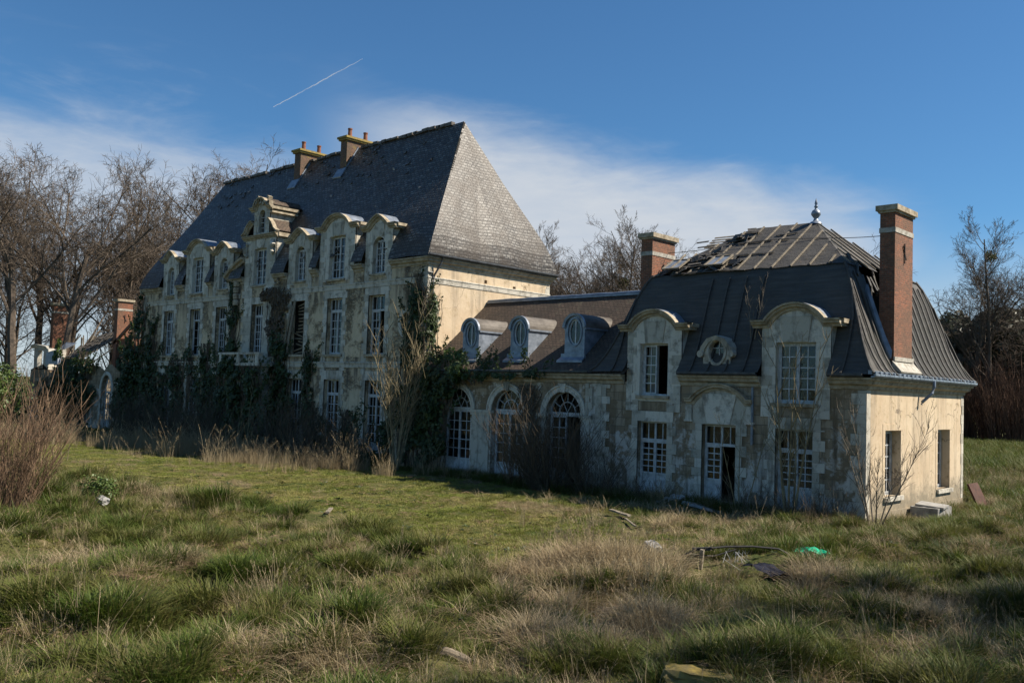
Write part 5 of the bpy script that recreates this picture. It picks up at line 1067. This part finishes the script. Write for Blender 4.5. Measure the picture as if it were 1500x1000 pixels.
for k, (x, y, h) in enumerate(((-86, 22.5, 32), (-83.5, 30, 33), (-81, 34, 31.5), (-92, 14, 30), (-97, 6, 29))): put_tree((4, 1, 5, 2, 0)[k], x, y, h, 'tall bare tree of the wood rising behind the left end of the slate ridge', 'tall bare trees behind the slate ridge')
for k in range(20):
    a = k / 19; x, y = -84 - rnd.uniform(3, 26), -16 + 52 * a + rnd.uniform(-4, 4)
    put_tree(rnd.choice((0, 1, 2, 3, 4, 5, 2, 3)), x, y, rnd.uniform(20, 26.5), 'bare tree deep in the wood left of the chateau', G1)
for k in range(8): put_tree(rnd.choice((2, 3, 4)), -74 - rnd.uniform(0, 12), 10 + k * 3.2 + rnd.uniform(-1, 1), rnd.uniform(13, 19), 'bare tree deep in the wood left of the chateau', G1)
put_tree(2, -62, 52, 26, 'thin bare tree beside the right hip of the slate roof'); put_tree(3, -50.2, 53, 26, 'tall bare tree with dark crown just left of the wing chimney'); put_tree(4, -46, 57.5, 23, 'bare tree just right of the left pavilion chimney')
put_tree(5, -30.3, 72, 25, 'bare tree showing between pavilion roof and tall right chimney')
for k, (x, y, h) in enumerate([(-68, 49, 25), (-65, 53, 24), (-62.5, 57, 23), (-60.5, 55.5, 24), (-59, 59.5, 22.5), (-56.5, 58, 23), (-54, 57, 24), (-53, 61, 23.5), (-51, 58, 25), (-48.5, 57, 25.5), (-46, 62, 23), (-43, 64, 21), (-70, 58, 24), (-64, 66, 24), (-58, 72, 24), (-40, 66, 20), (-37, 70, 20), (-55.5, 52, 22)]): put_tree((2, 4, 3, 5)[k % 4], x, y, h, 'bare tree in the row far behind the low wing', G2)
put_tree(0, -26.3, 97, 25, 'dark spreading bare tree over the right hand wood'); put_tree(3, -23.4, 96, 31, 'tallest bare tree over the right hand wood with a round clump'); put_tree(5, -20.5, 108, 28, 'bare tree rising at the right edge of the view')
for k in range(7): put_tree((k * 2 + 1) % 6, -25 + k * 3.4 + rnd.uniform(-1, 1), 104 + rnd.uniform(-3, 12), rnd.uniform(17, 22), 'bare tree in the right hand wood behind the meadow', G3)
for k, (x, y, h) in enumerate(((15, -9, 19), (16.5, -12.5, 18), (18.5, -5.5, 21), (14.5, -3.5, 17), (20.5, 0, 20), (17, 5.5, 18), (23, -10, 22), (15.5, 12, 17))): put_tree(2 + k % 2, x, y, h, 'bare tree standing in the meadow right of the pavilion', 'bare trees right of the pavilion')
# mistletoe clumps
for (x, y, z, r_, lab) in ((-30.2, 71.8, 16.6, .8, 'round green mistletoe clump in the bare tree beside the tall chimney'), (-50.2, 52.9, 16.8, .7, 'mistletoe clump high in the bare tree left of the wing chimney'), (-23.4, 96, 23.5, .8, 'dark round mistletoe clump topping the tallest right hand tree')):
    rn = random.Random(int(x)); mb = MB()
    for k in range(420):
        d = Vector((rn.gauss(0, 1), rn.gauss(0, 1), rn.gauss(0, 1))).normalized() * r_ * rn.random() ** .4; o = Vector((rn.gauss(0, 1), rn.gauss(0, 1), rn.gauss(0, 1))).normalized(); s = o.orthogonal() * .05; c = Vector((x, y, z)) + d
        mb.poly([c - o * .16, c + s, c + o * .16, c - s])
    tag(mb.build('mistletoe', 'mistletoe_leaf', None, uv=False), lab, 'mistletoe')
# evergreen wood and red brushwood beyond the meadow on the right
def leafy(x, y, h, rad, label, group, mat='conifer_leaf', n=2600, ls=.32, cat='tree', name='evergreen_tree', seed=0, zb=.08, trunk=True):
    rn = random.Random(seed); e = thing(name, label, cat, (x, y, GZ), group); tr, cr = MB(), MB()
    lobes = [(Vector((rn.uniform(-.6, .6) * rad, rn.uniform(-.6, .6) * rad, h * rn.uniform(zb + .1, .86))), rad * rn.uniform(.35, .62)) for _ in range(9)] + [(Vector((0, 0, h * .82)), rad * .45)]
    if trunk: tr.tube([(0, 0, -.2), (.1, 0, h * .4), (0, .1, h * .85)], [rad * .1, rad * .07, .04], 6)
    for c, q in lobes:
        if trunk: tr.tube([(0, 0, c.z * .6), c], [.08, .03], 4)
    for k in range(n):
        c, q = rn.choice(lobes); d = Vector((rn.gauss(0, 1), rn.gauss(0, 1), rn.gauss(0, 1) * 1.25)).normalized() * q * rn.random() ** .35; p = c + d; o = (d.normalized() + Vector((rn.uniform(-.7, .7), rn.uniform(-.7, .7), rn.uniform(-.5, .9)))).normalized(); s = o.orthogonal().normalized(); t = o.cross(s); l = ls * rn.uniform(.6, 1.3)
        if p.z < .05: continue
        cr.poly([p - s * l * .5, p + t * l * .3, p + s * l * .5, p - t * l * .3])
    for m, nm, mt in ((tr, 'trunk', 'bark'), (cr, 'crown', mat)):
        if m.v: o = m.build(nm, mt, None, uv=False); o.parent = e
    return e
for k in range(20): leafy(-37 + k * 1.75 + rnd.uniform(-.8, .8), 104 + (k % 2) * 6 + rnd.uniform(-2, 2), rnd.uniform(15.5, 19.5), rnd.uniform(4, 5.4), 'dark evergreen tree in the wood beyond the right hand meadow', 'evergreen trees of the right hand wood', 'conifer_leaf', 5200, .85, seed=300 + k)
for k in range(9): leafy(-67 + k * 3.5 + rnd.uniform(-1, 1), 78 + rnd.uniform(-3, 3), rnd.uniform(7, 11), rnd.uniform(2.6, 3.6), 'dark bushy evergreen low behind the roof of the wing', 'evergreens behind the wing', 'conifer_leaf', 1400, .5, seed=500 + k)
def brush(name, label, cat, x, y, n, h, spread, lean, mat, seed, group=None, r0=.012, sub=3, base=.25):
    rn = random.Random(seed); mb = MB(); e = None
    for i in range(n):
        a = rn.uniform(0, 6.283); q = base * math.sqrt(rn.random()); b = Vector((q * math.cos(a), q * math.sin(a), -.1)); hh = h * rn.uniform(.55, 1.05); l = lean * rn.uniform(.1, 1.0)
        pts = [b]; dd = Vector((math.cos(a) * l, math.sin(a) * l, 1)).normalized()
        for k in range(5): dd = (dd + Vector((rn.uniform(-.12, .12), rn.uniform(-.12, .12), .05))).normalized(); pts.append(pts[-1] + dd * hh / 5)
        mb.tube(pts, [r0 * (1.1 - .17 * k) for k in range(6)], 4 if r0 > .01 else 3, False)
        for s in range(sub):
            k = rn.randint(1, 4); p = pts[k].lerp(pts[k + 1], rn.random()); ax = rn.uniform(0, 6.283); d2 = (dd + Vector((math.cos(ax), math.sin(ax), .2)) * rn.uniform(.5, 1.0)).normalized(); ln = hh * rn.uniform(.12, .3)
            m_ = p + d2 * ln * .5; mb.tube([p, m_, m_ + (d2 + Vector((rn.uniform(-.3, .3), rn.uniform(-.3, .3), .25))).normalized() * ln * .5], [r0 * .6, r0 * .45, r0 * .25], 3, False)
    o = mb.build(name, mat, None, uv=False); o.location = (x, y, gh(x, y)); tag(o, label, cat, group); return o
for k in range(26): brush('brushwood', 'reddish brown bare brushwood thicket at the far edge of the right meadow', 'brushwood', -33 + k * 1.3 + rnd.uniform(-.5, .5), 92 + (k % 2) * 4 + rnd.uniform(-2, 2), 90, rnd.uniform(8, 11), 2, .32, 'red_twig', 700 + k, 'brushwood clumps at the meadow edge', .035, 4, 2.2)
for k in range(16): brush('undergrowth_bush', 'bare brown undergrowth bush at the foot of the left wood', 'bush', -83 - rnd.uniform(0, 8), -14 + k * 2.6, 60, rnd.uniform(4, 6.5), 2, .4, 'far_bark', 760 + k, 'bushes under the left wood', .03, 4, 1.8)
for k in range(11): brush('bramble_thicket', 'dark bare bramble stems standing in the shade at the foot of the tall house', 'bramble', -54.5 + k * 2.7 + rnd.uniform(-.8, .8), -1.7 + rnd.uniform(-.8, .5), 75, rnd.uniform(2.2, 4.0), 1, .45, 'bark', 820 + k, 'brambles at the foot of the tall house', .014, 7, 1.1)
for k, (x, y) in enumerate(((-9.9, -.8), (-8.2, -.7), (-4.3, -.8), (-1.6, -.9), (-12.1, -.9), (-3.0, -1.5))): brush('bramble_thicket', 'low dark bramble growing against the foot of the pavilion front', 'bramble', x, y, 46, rnd.uniform(.9, 1.6), 1, 1.0, 'bark', 860 + k, 'brambles at the foot of the pavilion', .008, 6, .6)
brush('twiggy_bush', 'large reddish brown leafless bush at the left edge of the lawn', 'bush', -17.0, -22.4, 210, 4.3, 1, .62, 'brown_twig', 41, None, .012, 7, .9)
brush('twiggy_bush', 'dense dark leafless bush against the right wing arch', 'bush', -13.4, -1.3, 165, 4.2, 1, .95, 'bark', 42, None, .013, 11, .8)
brush('twiggy_bush', 'brown leafless bush before the pier between the middle and right wing arches', 'bush', -15.7, -1.0, 70, 3.2, 1, .7, 'brown_twig', 43, None, .011, 9, .5)
brush('twiggy_bush', 'thin tangle of bare stems before the pavilion wall left of its first door', 'bush', -11.2, -1.0, 60, 3.0, 1, .9, 'bark', 44, None, .011, 8, .6)
brush('bramble', 'low dark tangle at the pavilion corner below the right glazed door', 'bramble', -1.0, -.8, 60, 1.3, 1, 1.0, 'bark', 48, None, .008, 5, .8)
brush('bramble', 'low tangle of bare brambles left of the pavilion doorway', 'bramble', -7.4, -1.6, 40, 1.1, 1, .8, 'sapling_bark', 47, None, .008, 3, .4)
def sapling(label, x, y, h, stems, lean, r0, mat, seed, twigs=9, name='sapling', zb=None, spread=.12):
    rn = random.Random(seed); e = thing(name, label, 'sapling', (x, y, gh(x, y) if zb is None else zb))
    a, b = MB(), MB()
    for i in range(stems):
        an = 6.283 * i / stems + rn.uniform(-.5, .5); l = lean * rn.uniform(.3, 1.1); dd = Vector((math.cos(an) * l, math.sin(an) * l, 1)).normalized(); q = Vector((math.cos(an), math.sin(an), 0)) * spread; pts = [q + Vector((0, 0, -.15))]; hh = h * rn.uniform(.65, 1.05) if i else h
        for k in range(8): dd = (dd + Vector((rn.uniform(-.05, .05), rn.uniform(-.05, .05), .035))).normalized(); pts.append(pts[-1] + dd * hh / 8)
        a.tube(pts, [r0 * (1.05 - .115 * k) for k in range(9)], 6, False)
        for t in range(twigs):
            k = rn.randint(2, 7); p = pts[k].lerp(pts[k + 1], rn.random()); ax = rn.uniform(0, 6.283); d2 = (dd + Vector((math.cos(ax), math.sin(ax), .1)) * rn.uniform(.35, .8)).normalized(); ln = hh * rn.uniform(.10, .34) * (1.35 - k / 9); m_ = p + d2 * ln * .5; tip = m_ + (d2 + Vector((rn.uniform(-.3, .3), rn.uniform(-.3, .3), .35))).normalized() * ln * .5
            b.tube([p, m_, tip], [r0 * .38, r0 * .26, r0 * .12], 3, False)
            for s in range(2): p2 = p.lerp(tip, rn.uniform(.3, .9)); ax = rn.uniform(0, 6.283); b.tube([p2, p2 + (d2 + Vector((math.cos(ax), math.sin(ax), .4)) * .8).normalized() * ln * .4], [r0 * .2, r0 * .09], 3, False)
    for m, nm in ((a, 'stem'), (b, 'twigs')): o = m.build(nm, mat, None, uv=False); o.parent = e
    return e
sapling('yellowish many stemmed sapling before the corner of the tall house', -23.9, -1.4, 8.8, 9, .27, .05, 'sapling_bark', 51, 26)
sapling('forked yellowish sapling growing before the right pavilion dormer', -2.3, -1.0, 6.6, 5, .26, .045, 'sapling_bark', 52, 12)
sapling('dark bare sapling at the sunlit corner of the pavilion', .55, -.55, 4.0, 7, .42, .028, 'grey_bark', 53, 26)
sapling('thin leaning sapling left of the right pavilion window', -4.2, -1.1, 4.8, 3, .55, .025, 'sapling_bark', 54, 9)
sapling('small leafless sapling sprouting from the pavilion roof', -4.6, .28, 2.4, 2, .25, .025, 'grey_bark', 55, 9, zb=6.3)
sapling('pair of thin pale stems before the middle of the house', -36.2, -3.2, 4.6, 2, .06, .03, 'sapling_bark', 56, 6, spread=.3)
sapling('thin pale stem at the left edge of the lawn before the ruined door', -34, -14.2, 3.0, 3, .12, .022, 'sapling_bark', 57, 5, spread=.4)
sapling('twisted bare climber stems before the low wing pier', -15.6, -.5, 4.2, 4, .25, .03, 'bark', 58, 12)
sapling('dead grey twigs in front of the open pavilion door', -6.3, -2.6, 1.9, 4, .5, .015, 'sapling_bark', 59, 8)
# ivy: leaf cards hugging the masonry
def ivy(label, M, region, n, depth=.35, leaf=.12, mat='ivy_leaf', seed=0, stems=5, edge=.5, name='ivy'):
    """region: list of (u, v, ru, rv) ellipses on the wall"""
    rn = random.Random(seed); e = thing(name, label, 'ivy', (0, 0, 0)); lf, st = MB(), MB(); tot = sum(r_[2] * r_[3] for r_ in region); k = 0
    for (u, v, ru, rv) in region:
        for i in range(int(n * ru * rv / tot)):
            a = rn.uniform(0, 6.283); q = math.sqrt(rn.random()); uu = u + ru * q * math.cos(a); vv = v + rv * q * math.sin(a)
            m_ = noise.noise((uu * .9, vv * .9, seed)) * .5 + noise.noise((uu * 2.6, vv * 2.6, seed + 4)) * .35
            if q * q > .42 + m_ * 1.5: continue
            if noise.noise((uu * 1.7, vv * 1.1, seed + 9)) < -.10 and rn.random() < .85: continue
            if vv < GZ - .1: continue
            dm = depth * (1 - q * q * .7) * (.7 + m_); d = -max(.03, dm * rn.random() ** .5); p = Vector(M(uu, vv, d)); nrm = (Vector(M(uu, vv, d - .1)) - p).normalized()
            nrm = (nrm + Vector((rn.uniform(-.8, .8), rn.uniform(-.8, .8), rn.uniform(-.2, .9)))).normalized(); s = nrm.cross(Vector((rn.uniform(-1, 1), rn.uniform(-1, 1), rn.uniform(-1, 1)))).normalized(); t = nrm.cross(s); l = leaf * rn.choice((.5, .7, .9, 1.1, 1.6))
            lf.poly([p - s * l * .55, p + t * l * .42 - s * l * .1, p + s * l * .6, p - t * l * .42 - s * l * .1])
        for i in range(int(2 + 3 * ru) if mat == 'ivy_leaf' else 0):      # runners creeping past the edge
            a = rn.uniform(-.3, 3.44); uu, vv = u + ru * .75 * math.cos(a), v + rv * .7 * math.sin(a); pts = [Vector(M(uu, vv, -.04))]
            for j in range(rn.randint(4, 10)):
                uu += rn.uniform(-.14, .14) + .10 * math.cos(a); vv += rn.uniform(.0, .22); pts.append(Vector(M(uu, vv, -.04)))
                for q_ in range(5):
                    p = Vector(M(uu + rn.gauss(0, .09), vv + rn.gauss(0, .1), -rn.uniform(.03, .12))); s = Vector((rn.gauss(0, 1), rn.gauss(0, .4), rn.gauss(0, 1))).normalized(); t = s.orthogonal().normalized(); l = leaf * rn.uniform(.5, 1.1); lf.poly([p - s * l * .5, p + t * l * .4, p + s * l * .5, p - t * l * .4])
            st.tube(pts, .012, 3, False)
        for i in range(stems * 2):
            u0 = u + rn.uniform(-.5, .5) * ru; pts = [Vector(M(u0, max(GZ, v - rv * .95), -.06))]
            for j in range(8): vv = max(GZ, v - rv * .95) + (rv * 1.7) * (j + 1) / 8; u0 += rn.uniform(-.22, .22); pts.append(Vector(M(u0, vv, -.06 - .12 * rn.random())))
            st.tube(pts, [.035 - .002 * j for j in range(9)], 4, False)
    for m, nm, mt in ((lf, 'leaves', mat), (st, 'stem', 'bark')):
        if m.v: o = m.build(nm, mt, None, uv=False); o.parent = e
    return e
ivy('dark ivy column climbing the shaded right corner of the tall house', F, [(-24.6, 3.0, 1.5, 3.8), (-24.3, 6.6, 1.0, 3.4), (-24.2, 9.0, .55, 1.3)], 12000, .55, .15, seed=2, stems=8)
ivy('sunlit ivy strip on the corner beside the downpipe', E_, [(.35, 6.5, .6, 2.6), (.9, 4.9, 1.2, 1.6), (.25, 8.2, .3, 1.0)], 4500, .35, .14, seed=3)
ivy('thick ivy mass hiding the join of house and low wing', front(-.25), [(-22.4, 2.2, 1.7, 3.0), (-21.9, 4.2, 2.0, 1.5), (-20.2, 4.65, 1.6, .6), (-23.0, 1.0, 1.6, 1.8)], 16000, .8, .16, seed=4, stems=8)
ivy('bright leafy ivy heaped on the left eave of the wing roof', lambda u, v, d: (u, .15 + (v - 5.0) * .9 + d, v), [(-21.9, 5.35, 1.5, .75)], 3200, .5, .17, 'laurel_leaf', seed=5, stems=0)
ivy('ivy and creeper fringe along the wing gutter', front(-.35), [(-19.4, 4.5, 1.6, .35), (-17.2, 4.55, 1.6, .22), (-15.4, 4.7, .9, .3)], 2600, .3, .12, seed=6, stems=1)
ivy('dense ivy covering the doorway below the balcony', front(-1.1), [(CX, 3.0, 3.2, 2.6), (CX - 1.7, 4.6, 2.2, 1.1), (CX + .5, 1.2, 4.6, 2.6), (CX + 1.8, 3.6, 1.6, 1.9)], 18000, .7, .18, seed=7, stems=10)
ivy('ivy sheet right of the balcony under the broken shutters', F, [(CX + 3.4, 3.6, 1.6, 3.4), (CX + 2.9, 6.2, .9, 2.2), (CX + 3.7, 1.0, 1.6, 2.0)], 11000, .6, .16, seed=8, stems=8)
ivy('narrow ivy column left of the central bay reaching the attic', F, [(CX - 2.9, 8.2, .75, 2.6), (CX - 3.0, 10.6, .55, 1.2), (CX - 2.8, 6.0, .6, 1.2)], 5200, .35, .16, seed=9)
ivy('brown dead creeper hanging right of the central window', front(-.1), [(CX + 2.4, 8.0, 1.4, 2.6), (CX + 1.4, 9.6, 1.6, .5), (CX + 3.2, 9.2, 1.2, .8)], 2600, .25, .13, 'far_bark', seed=10, stems=10)
ivy('ivy tuft between the ground windows right of the broken shutters', F, [(CX + 6.2, 3.6, .7, 2.6), (CX + 6.3, 5.2, .5, 1.0), (CX + 6.7, 1.0, 1.0, 1.6)], 5000, .35, .15, seed=11)
ivy('low ivy at the foot of the house between its right windows', F, [(-29.9, .9, 1.0, 1.7), (-26.4, .9, .8, 2.2), (-33.6, .4, 1.3, 1.9), (-30.5, .1, 5.5, 1.2)], 8000, .4, .15, seed=12)
ivy('ivy over the left ground floor bays of the house', F, [(-46.9, 2.6, 1.8, 3.2), (-51.0, 2.7, 1.6, 3.4), (-44.4, 2.2, 2.4, 3.0), (-49, .6, 2.2, 1.9), (-43, .6, 2.6, 2.0), (-49.2, 4.6, .55, 1.9), (-47.0, 5.2, .5, 1.7), (-51.9, 4.3, .4, 1.3), (-44.6, 4.8, .7, 1.5)], 17000, .5, .18, seed=13, stems=8)
ivy('ivy climbing the left corner of the house in two spires', F, [(-55.6, 3.2, 2.6, 4.2), (-55.4, 6.4, .9, 2.2), (-57.5, 7.4, .9, 3.8), (-53.8, 1.6, 2.2, 2.8), (-57.6, 3.5, 1.6, 3.6)], 15000, .55, .18, seed=14, stems=8)
ivy('ivy curtain hiding the ruined wing wall right of its doorway', front(-.1), [(-59.2, 2.4, 2.3, 3.6), (-58.6, 4.9, 2.2, 1.9), (-59.4, .6, 2.2, 2.0)], 17000, .9, .18, seed=15, stems=6)
ivy('ivy curtain hiding the ruined wing wall left of its doorway', front(-.1), [(-68.4, 2.2, 3.0, 3.8), (-71.6, 2.0, 3.2, 3.4), (-68, 4.6, 3.4, 1.0), (-75.5, 1.2, 3.4, 3.0)], 24000, .9, .18, seed=16, stems=6)
ivy('sunny ivy on the rubble beside the far chimney', front(.3), [(-74.6, 5.6, 1.0, 2.0), (-73, 4.6, 1.4, 1.2)], 3200, .7, .2, 'laurel_leaf', seed=17)
ivy('ivy bearding the base of the brick gable stub', front(1.9), [(-64.2, 6.0, 1.6, 1.0), (-63, 7.4, .8, 1.4)], 2600, .7, .18, seed=18)
ivy('thin dry creeper over the panel right of the middle arch', front(-.05), [(-15.6, 1.2, .7, 1.8), (-15.9, 3.4, .8, 1.0)], 1500, .3, .09, 'bark', seed=19, stems=9)
leafy(-66.5, -9.5, 5.6, 3.4, 'bright green laurel bush at the left edge before the ruin', None, 'laurel_leaf', 5200, .3, 'bush', 'laurel_bush', 611, .0, False)
leafy(-73, -5.5, 4.6, 3.6, 'dark evergreen bush beneath the collapsed dormer', None, 'ivy_leaf', 4200, .3, 'bush', 'evergreen_bush', 612, .0, False)
leafy(-17.2, -19.3, .95, .75, 'small yellow green bush at the foot of the brown twigs', None, 'laurel_leaf', 1300, .10, 'bush', 'laurel_bush', 613, .0, False)
leafy(-60.2, 42, 6, 2.4, 'green bush peeping above the wing ridge', None, 'laurel_leaf', 900, .4, 'bush', 'laurel_bush', 614, .0, False)

# ------------------------------------------------------------------ litter on the lawn
def on_ground(x, y, dz=0): return Vector((x, y, gh(x, y) + dz))
def piece(name, label, cat, mat, build):
    mb = MB(); build(mb); o = mb.build(name, mat, None); return tag(o, label, cat)
def rot3(a, b, c): return Matrix.Rotation(c, 3, 'Z') @ Matrix.Rotation(b, 3, 'Y') @ Matrix.Rotation(a, 3, 'X')
def block(name, label, cat, mat, x, y, dz, size, rot, n=2, jit=.02, seed=1):
    rn = random.Random(seed); bm = bmesh.new(); bmesh.ops.create_cube(bm, size=1); bmesh.ops.subdivide_edges(bm, edges=bm.edges[:], cuts=n, use_grid_fill=True)
    for v in bm.verts: v.co = Vector((v.co.x * size[0], v.co.y * size[1], v.co.z * size[2])) + Vector((rn.uniform(-1, 1), rn.uniform(-1, 1), rn.uniform(-1, 1))) * jit
    bmesh.ops.bevel(bm, geom=[e for e in bm.edges if e.calc_face_angle(0) > 1], offset=min(size) * .06, segments=1, affect='EDGES')
    me = bpy.data.meshes.new(name); bmesh.ops.transform(bm, matrix=Matrix.Translation(on_ground(x, y, dz)) @ rot.to_4x4(), verts=bm.verts); bm.to_mesh(me); bm.free(); me.materials.append(MAT[mat]); o = bpy.data.objects.new(name, me); COL.objects.link(o); return tag(o, label, cat)
block('plank', 'short pale plank lying flat in the middle of the lawn', 'plank', 'old_wood', -11.75, -14.08, .10, (.85, .13, .04), rot3(0, .04, -.75), 2, .008)
block('plank', 'broken pale board on the grass before the pavilion door', 'plank', 'old_wood', -6.1, -6.0, .12, (1.1, .16, .05), rot3(0, .06, -.3), 2, .01, 3)
block('plank', 'long thin lath lying before the pavilion, nearer than the broken board', 'plank', 'old_wood', -4.9, -7.0, .12, (1.5, .07, .04), rot3(0, .03, -.72), 2, .006, 4)
block('concrete_block', 'pale rough concrete block half sunk in dead grass', 'block', 'old_stone', -.33, -12.3, .34, (.62, .26, .36), rot3(.2, .12, -.62), 3, .012, 5)
block('stone', 'small whitish stone beside the brown bush on the left', 'stone', 'old_stone', -16.3, -19.5, .24, (.34, .24, .17), rot3(.1, .2, .3), 3, .03, 6)
block('stone', 'grey stone lying left of the concrete block', 'stone', 'concrete', -1.6, -12.9, .14, (.3, .22, .14), rot3(.1, .1, .9), 3, .02, 7)
block('board', 'dark rusty board leaning at the far end of the pavilion side wall', 'board', 'rust', .38, 11.0, .42, (.09, 1.25, 1.15), rot3(0, -.42, 0), 2, .01, 8)
block('brick_lump', 'orange brick lump in the grass near the leaning board', 'brick', 'terracotta', 1.6, 7.6, .12, (.24, .2, .16), rot3(.2, .1, .4), 2, .02, 9)
block('mossy_stone', 'mossy yellow green stone at the bottom edge of the lawn', 'stone', 'lichen_stone', 6.1, -20.55, .08, (.9, .35, .2), rot3(.0, .05, .6), 4, .04, 10)
block('plaster_lump', 'small ochre lump lying on the rotten log', 'lump', 'lichen_stone', 2.45, -16.8, .28, (.22, .2, .2), rot3(.3, .2, .1), 3, .03, 11)
def trough(mb):
    o = on_ground(.62, 4.6); x0, x1, y0, y1, z = o.x - .5, o.x + .5, o.y - .75, o.y + .75, o.z
    mb.box(x0, x0 + .12, y0, y1, z - .2, z + .36); mb.box(x1 - .12, x1, y0, y1, z - .2, z + .36); mb.box(x0 + .12, x1 - .12, y0, y0 + .12, z - .2, z + .358); mb.box(x0 + .12, x1 - .12, y1 - .12, y1, z - .2, z + .358); mb.obox((o.x + .08, o.y - .1, z + .41), (1.0, .9, .07), rot3(.05, .06, .1))
piece('stone_trough', 'low stone light well with a cracked cover against the side wall', 'trough', 'old_stone', trough)
def bag(mb):
    rn = random.Random(4); c = on_ground(2.2, -8.75, .16); n = 10; g = [[c + Vector(((i - n / 2) * .075, (j - n / 2) * .05, .11 * math.exp(-(((i - n / 2) / 4) ** 2 + ((j - n / 2) / 4) ** 2)) + rn.uniform(-.035, .045))) for i in range(n + 1)] for j in range(n + 1)]
    for j in range(n):
        for i in range(n): mb.poly([g[j][i], g[j][i + 1], g[j + 1][i + 1], g[j + 1][i]])
    mb.box(c.x - .3, c.x + .3, c.y - .2, c.y + .2, c.z - .12, c.z - .02)
piece('plastic_sack', 'crumpled bright green plastic sack on the grass', 'sack', 'green_plastic', bag)
def tarp(mb):
    rn = random.Random(9); c = on_ground(2.65, -12.0, .14); n = 8; g = [[c + Vector(((i - n / 2) * .12 + (j - 4) * .03, (j - n / 2) * .07, rn.uniform(-.02, .05) + .08 * math.sin(i * .7))) for i in range(n + 1)] for j in range(n + 1)]
    for j in range(n):
        for i in range(n): mb.poly([g[j][i], g[j][i + 1], g[j + 1][i + 1], g[j + 1][i]])
piece('plastic_sheet', 'dark blue plastic sheet crumpled right of the bent metal frame', 'sheet', 'blue_plastic', tarp)
wreck = thing('bent_frame', 'bent black metal frame lying on a short post in the grass', 'frame', on_ground(.8, -11.2))
o = on_ground(.5, -11.6)
mb = MB(); mb.tube([o + Vector(q) for q in ((-.35, -.1, .22), (-.05, .0, .42), (.5, .55, .52), (1.0, 1.0, .55), (1.5, 1.4, .52), (1.72, 1.55, .4), (1.7, 1.5, .0))], .028, 6); mb.tube([o + Vector(q) for q in ((-.1, -.1, .3), (.3, .3, .28), (.7, .7, .46))], .02, 5); mb.tube([o + Vector(q) for q in ((-.45, -.1, .05), (-.35, -.1, .25), (-.1, 0, .38))], .03, 5); mb.obox(o + Vector((.1, .1, .45)), (.5, .12, .08), rot3(0, -.1, .7)); mb.build('frame', 'black_metal', wreck)
mb = MB(); mb.obox(o + Vector((.16, -.05, .16)), (.09, .09, .62), rot3(.1, .12, .2)); mb.obox(o + Vector((-.2, .1, .14)), (.3, .1, .3), rot3(.1, .1, .5)); mb.build('post', 'old_wood', wreck)
mb = MB(); rn = random.Random(3)
for k in range(16): p = o + Vector((.75 + rn.uniform(-.3, .3), .6 + rn.uniform(-.3, .3), .45)); mb.tube([p, p + Vector((rn.uniform(-.25, .25), rn.uniform(-.25, .25), -.25)), p + Vector((rn.uniform(-.3, .3), rn.uniform(-.3, .3), -.5))], .006, 3, False)
mb.build('strips', 'concrete', wreck)
def log(mb, a, b, r_, seed):
    rn = random.Random(seed); a, b = Vector(a), Vector(b); n = 9; mb.tube([a.lerp(b, i / n) + Vector((0, 0, rn.uniform(-.02, .02))) for i in range(n + 1)], [r_ * rn.uniform(.85, 1.1) for i in range(n + 1)], 10)
piece('log', 'fallen grey log at the bottom edge of the lawn', 'log', 'grey_bark', lambda mb: log(mb, on_ground(1.9, -22.2, .07), on_ground(2.7, -21.6, .10), .085, 4))
piece('rotten_log', 'rotten dark log half hidden under dead grass', 'log', 'bark', lambda mb: log(mb, on_ground(1.7, -17.1, .12), on_ground(3.5, -16.2, .10), .15, 5))
def rubble(mb):
    rn = random.Random(12); c = on_ground(-7.0, -1.0)
    for k in range(46): q = rn.random() ** .5; a = rn.uniform(0, 6.28); p = c + Vector((1.0 * q * math.cos(a), .6 * q * math.sin(a), .38 * (1 - q) + .02)); mb.obox(p, (rn.uniform(.1, .5), rn.uniform(.05, .2), rn.uniform(.03, .12)), rot3(rn.uniform(-.5, .5), rn.uniform(-.5, .5), rn.uniform(0, 3)))
tag(piece('rubble_heap', 'heap of boards and rubble left of the pavilion doorway', 'rubble', 'concrete', rubble), 'heap of boards and rubble left of the pavilion doorway', 'rubble')
# wires and vapour trail
mb = MB(); a, b = Vector((-10.7, 3.4, 10.35)), Vector((-.46, 3.5, 10.25)); mb.tube([a.lerp(b, i / 16) - Vector((0, 0, .25 * (1 - ((i - 8) / 8) ** 2) - .55 * math.exp(-((i - 8) / 6) ** 2))) for i in range(17)], .014, 4); tag(mb.build('tie_wire', 'black_metal'), 'thin iron wire tying the two pavilion chimneys across the roof', 'wire')
def sky_point(az_, el_, dist): return CAM + Vector((math.cos(R(az_)) * math.cos(R(el_)), math.sin(R(az_)) * math.cos(R(el_)), math.sin(R(el_)))) * dist
a, b = sky_point(149.0, 16.5, 2700), sky_point(143.7, 19.8, 2580); mb = MB(); rn = random.Random(5)
mb.tube([a.lerp(b, i / 40) + Vector((rn.uniform(-.8, .8), rn.uniform(-.8, .8), rn.uniform(-.8, .8))) for i in range(41)], [max(.4, 2.0 * math.sin(math.pi * min(1, .25 + .75 * i / 40)) ** .5 * (.55 + .45 * i / 40)) for i in range(41)], 8); o = mb.build('contrail', 'vapour', None, uv=False, smooth=True); tag(o, 'thin white vapour trail slanting across the blue sky', 'contrail')
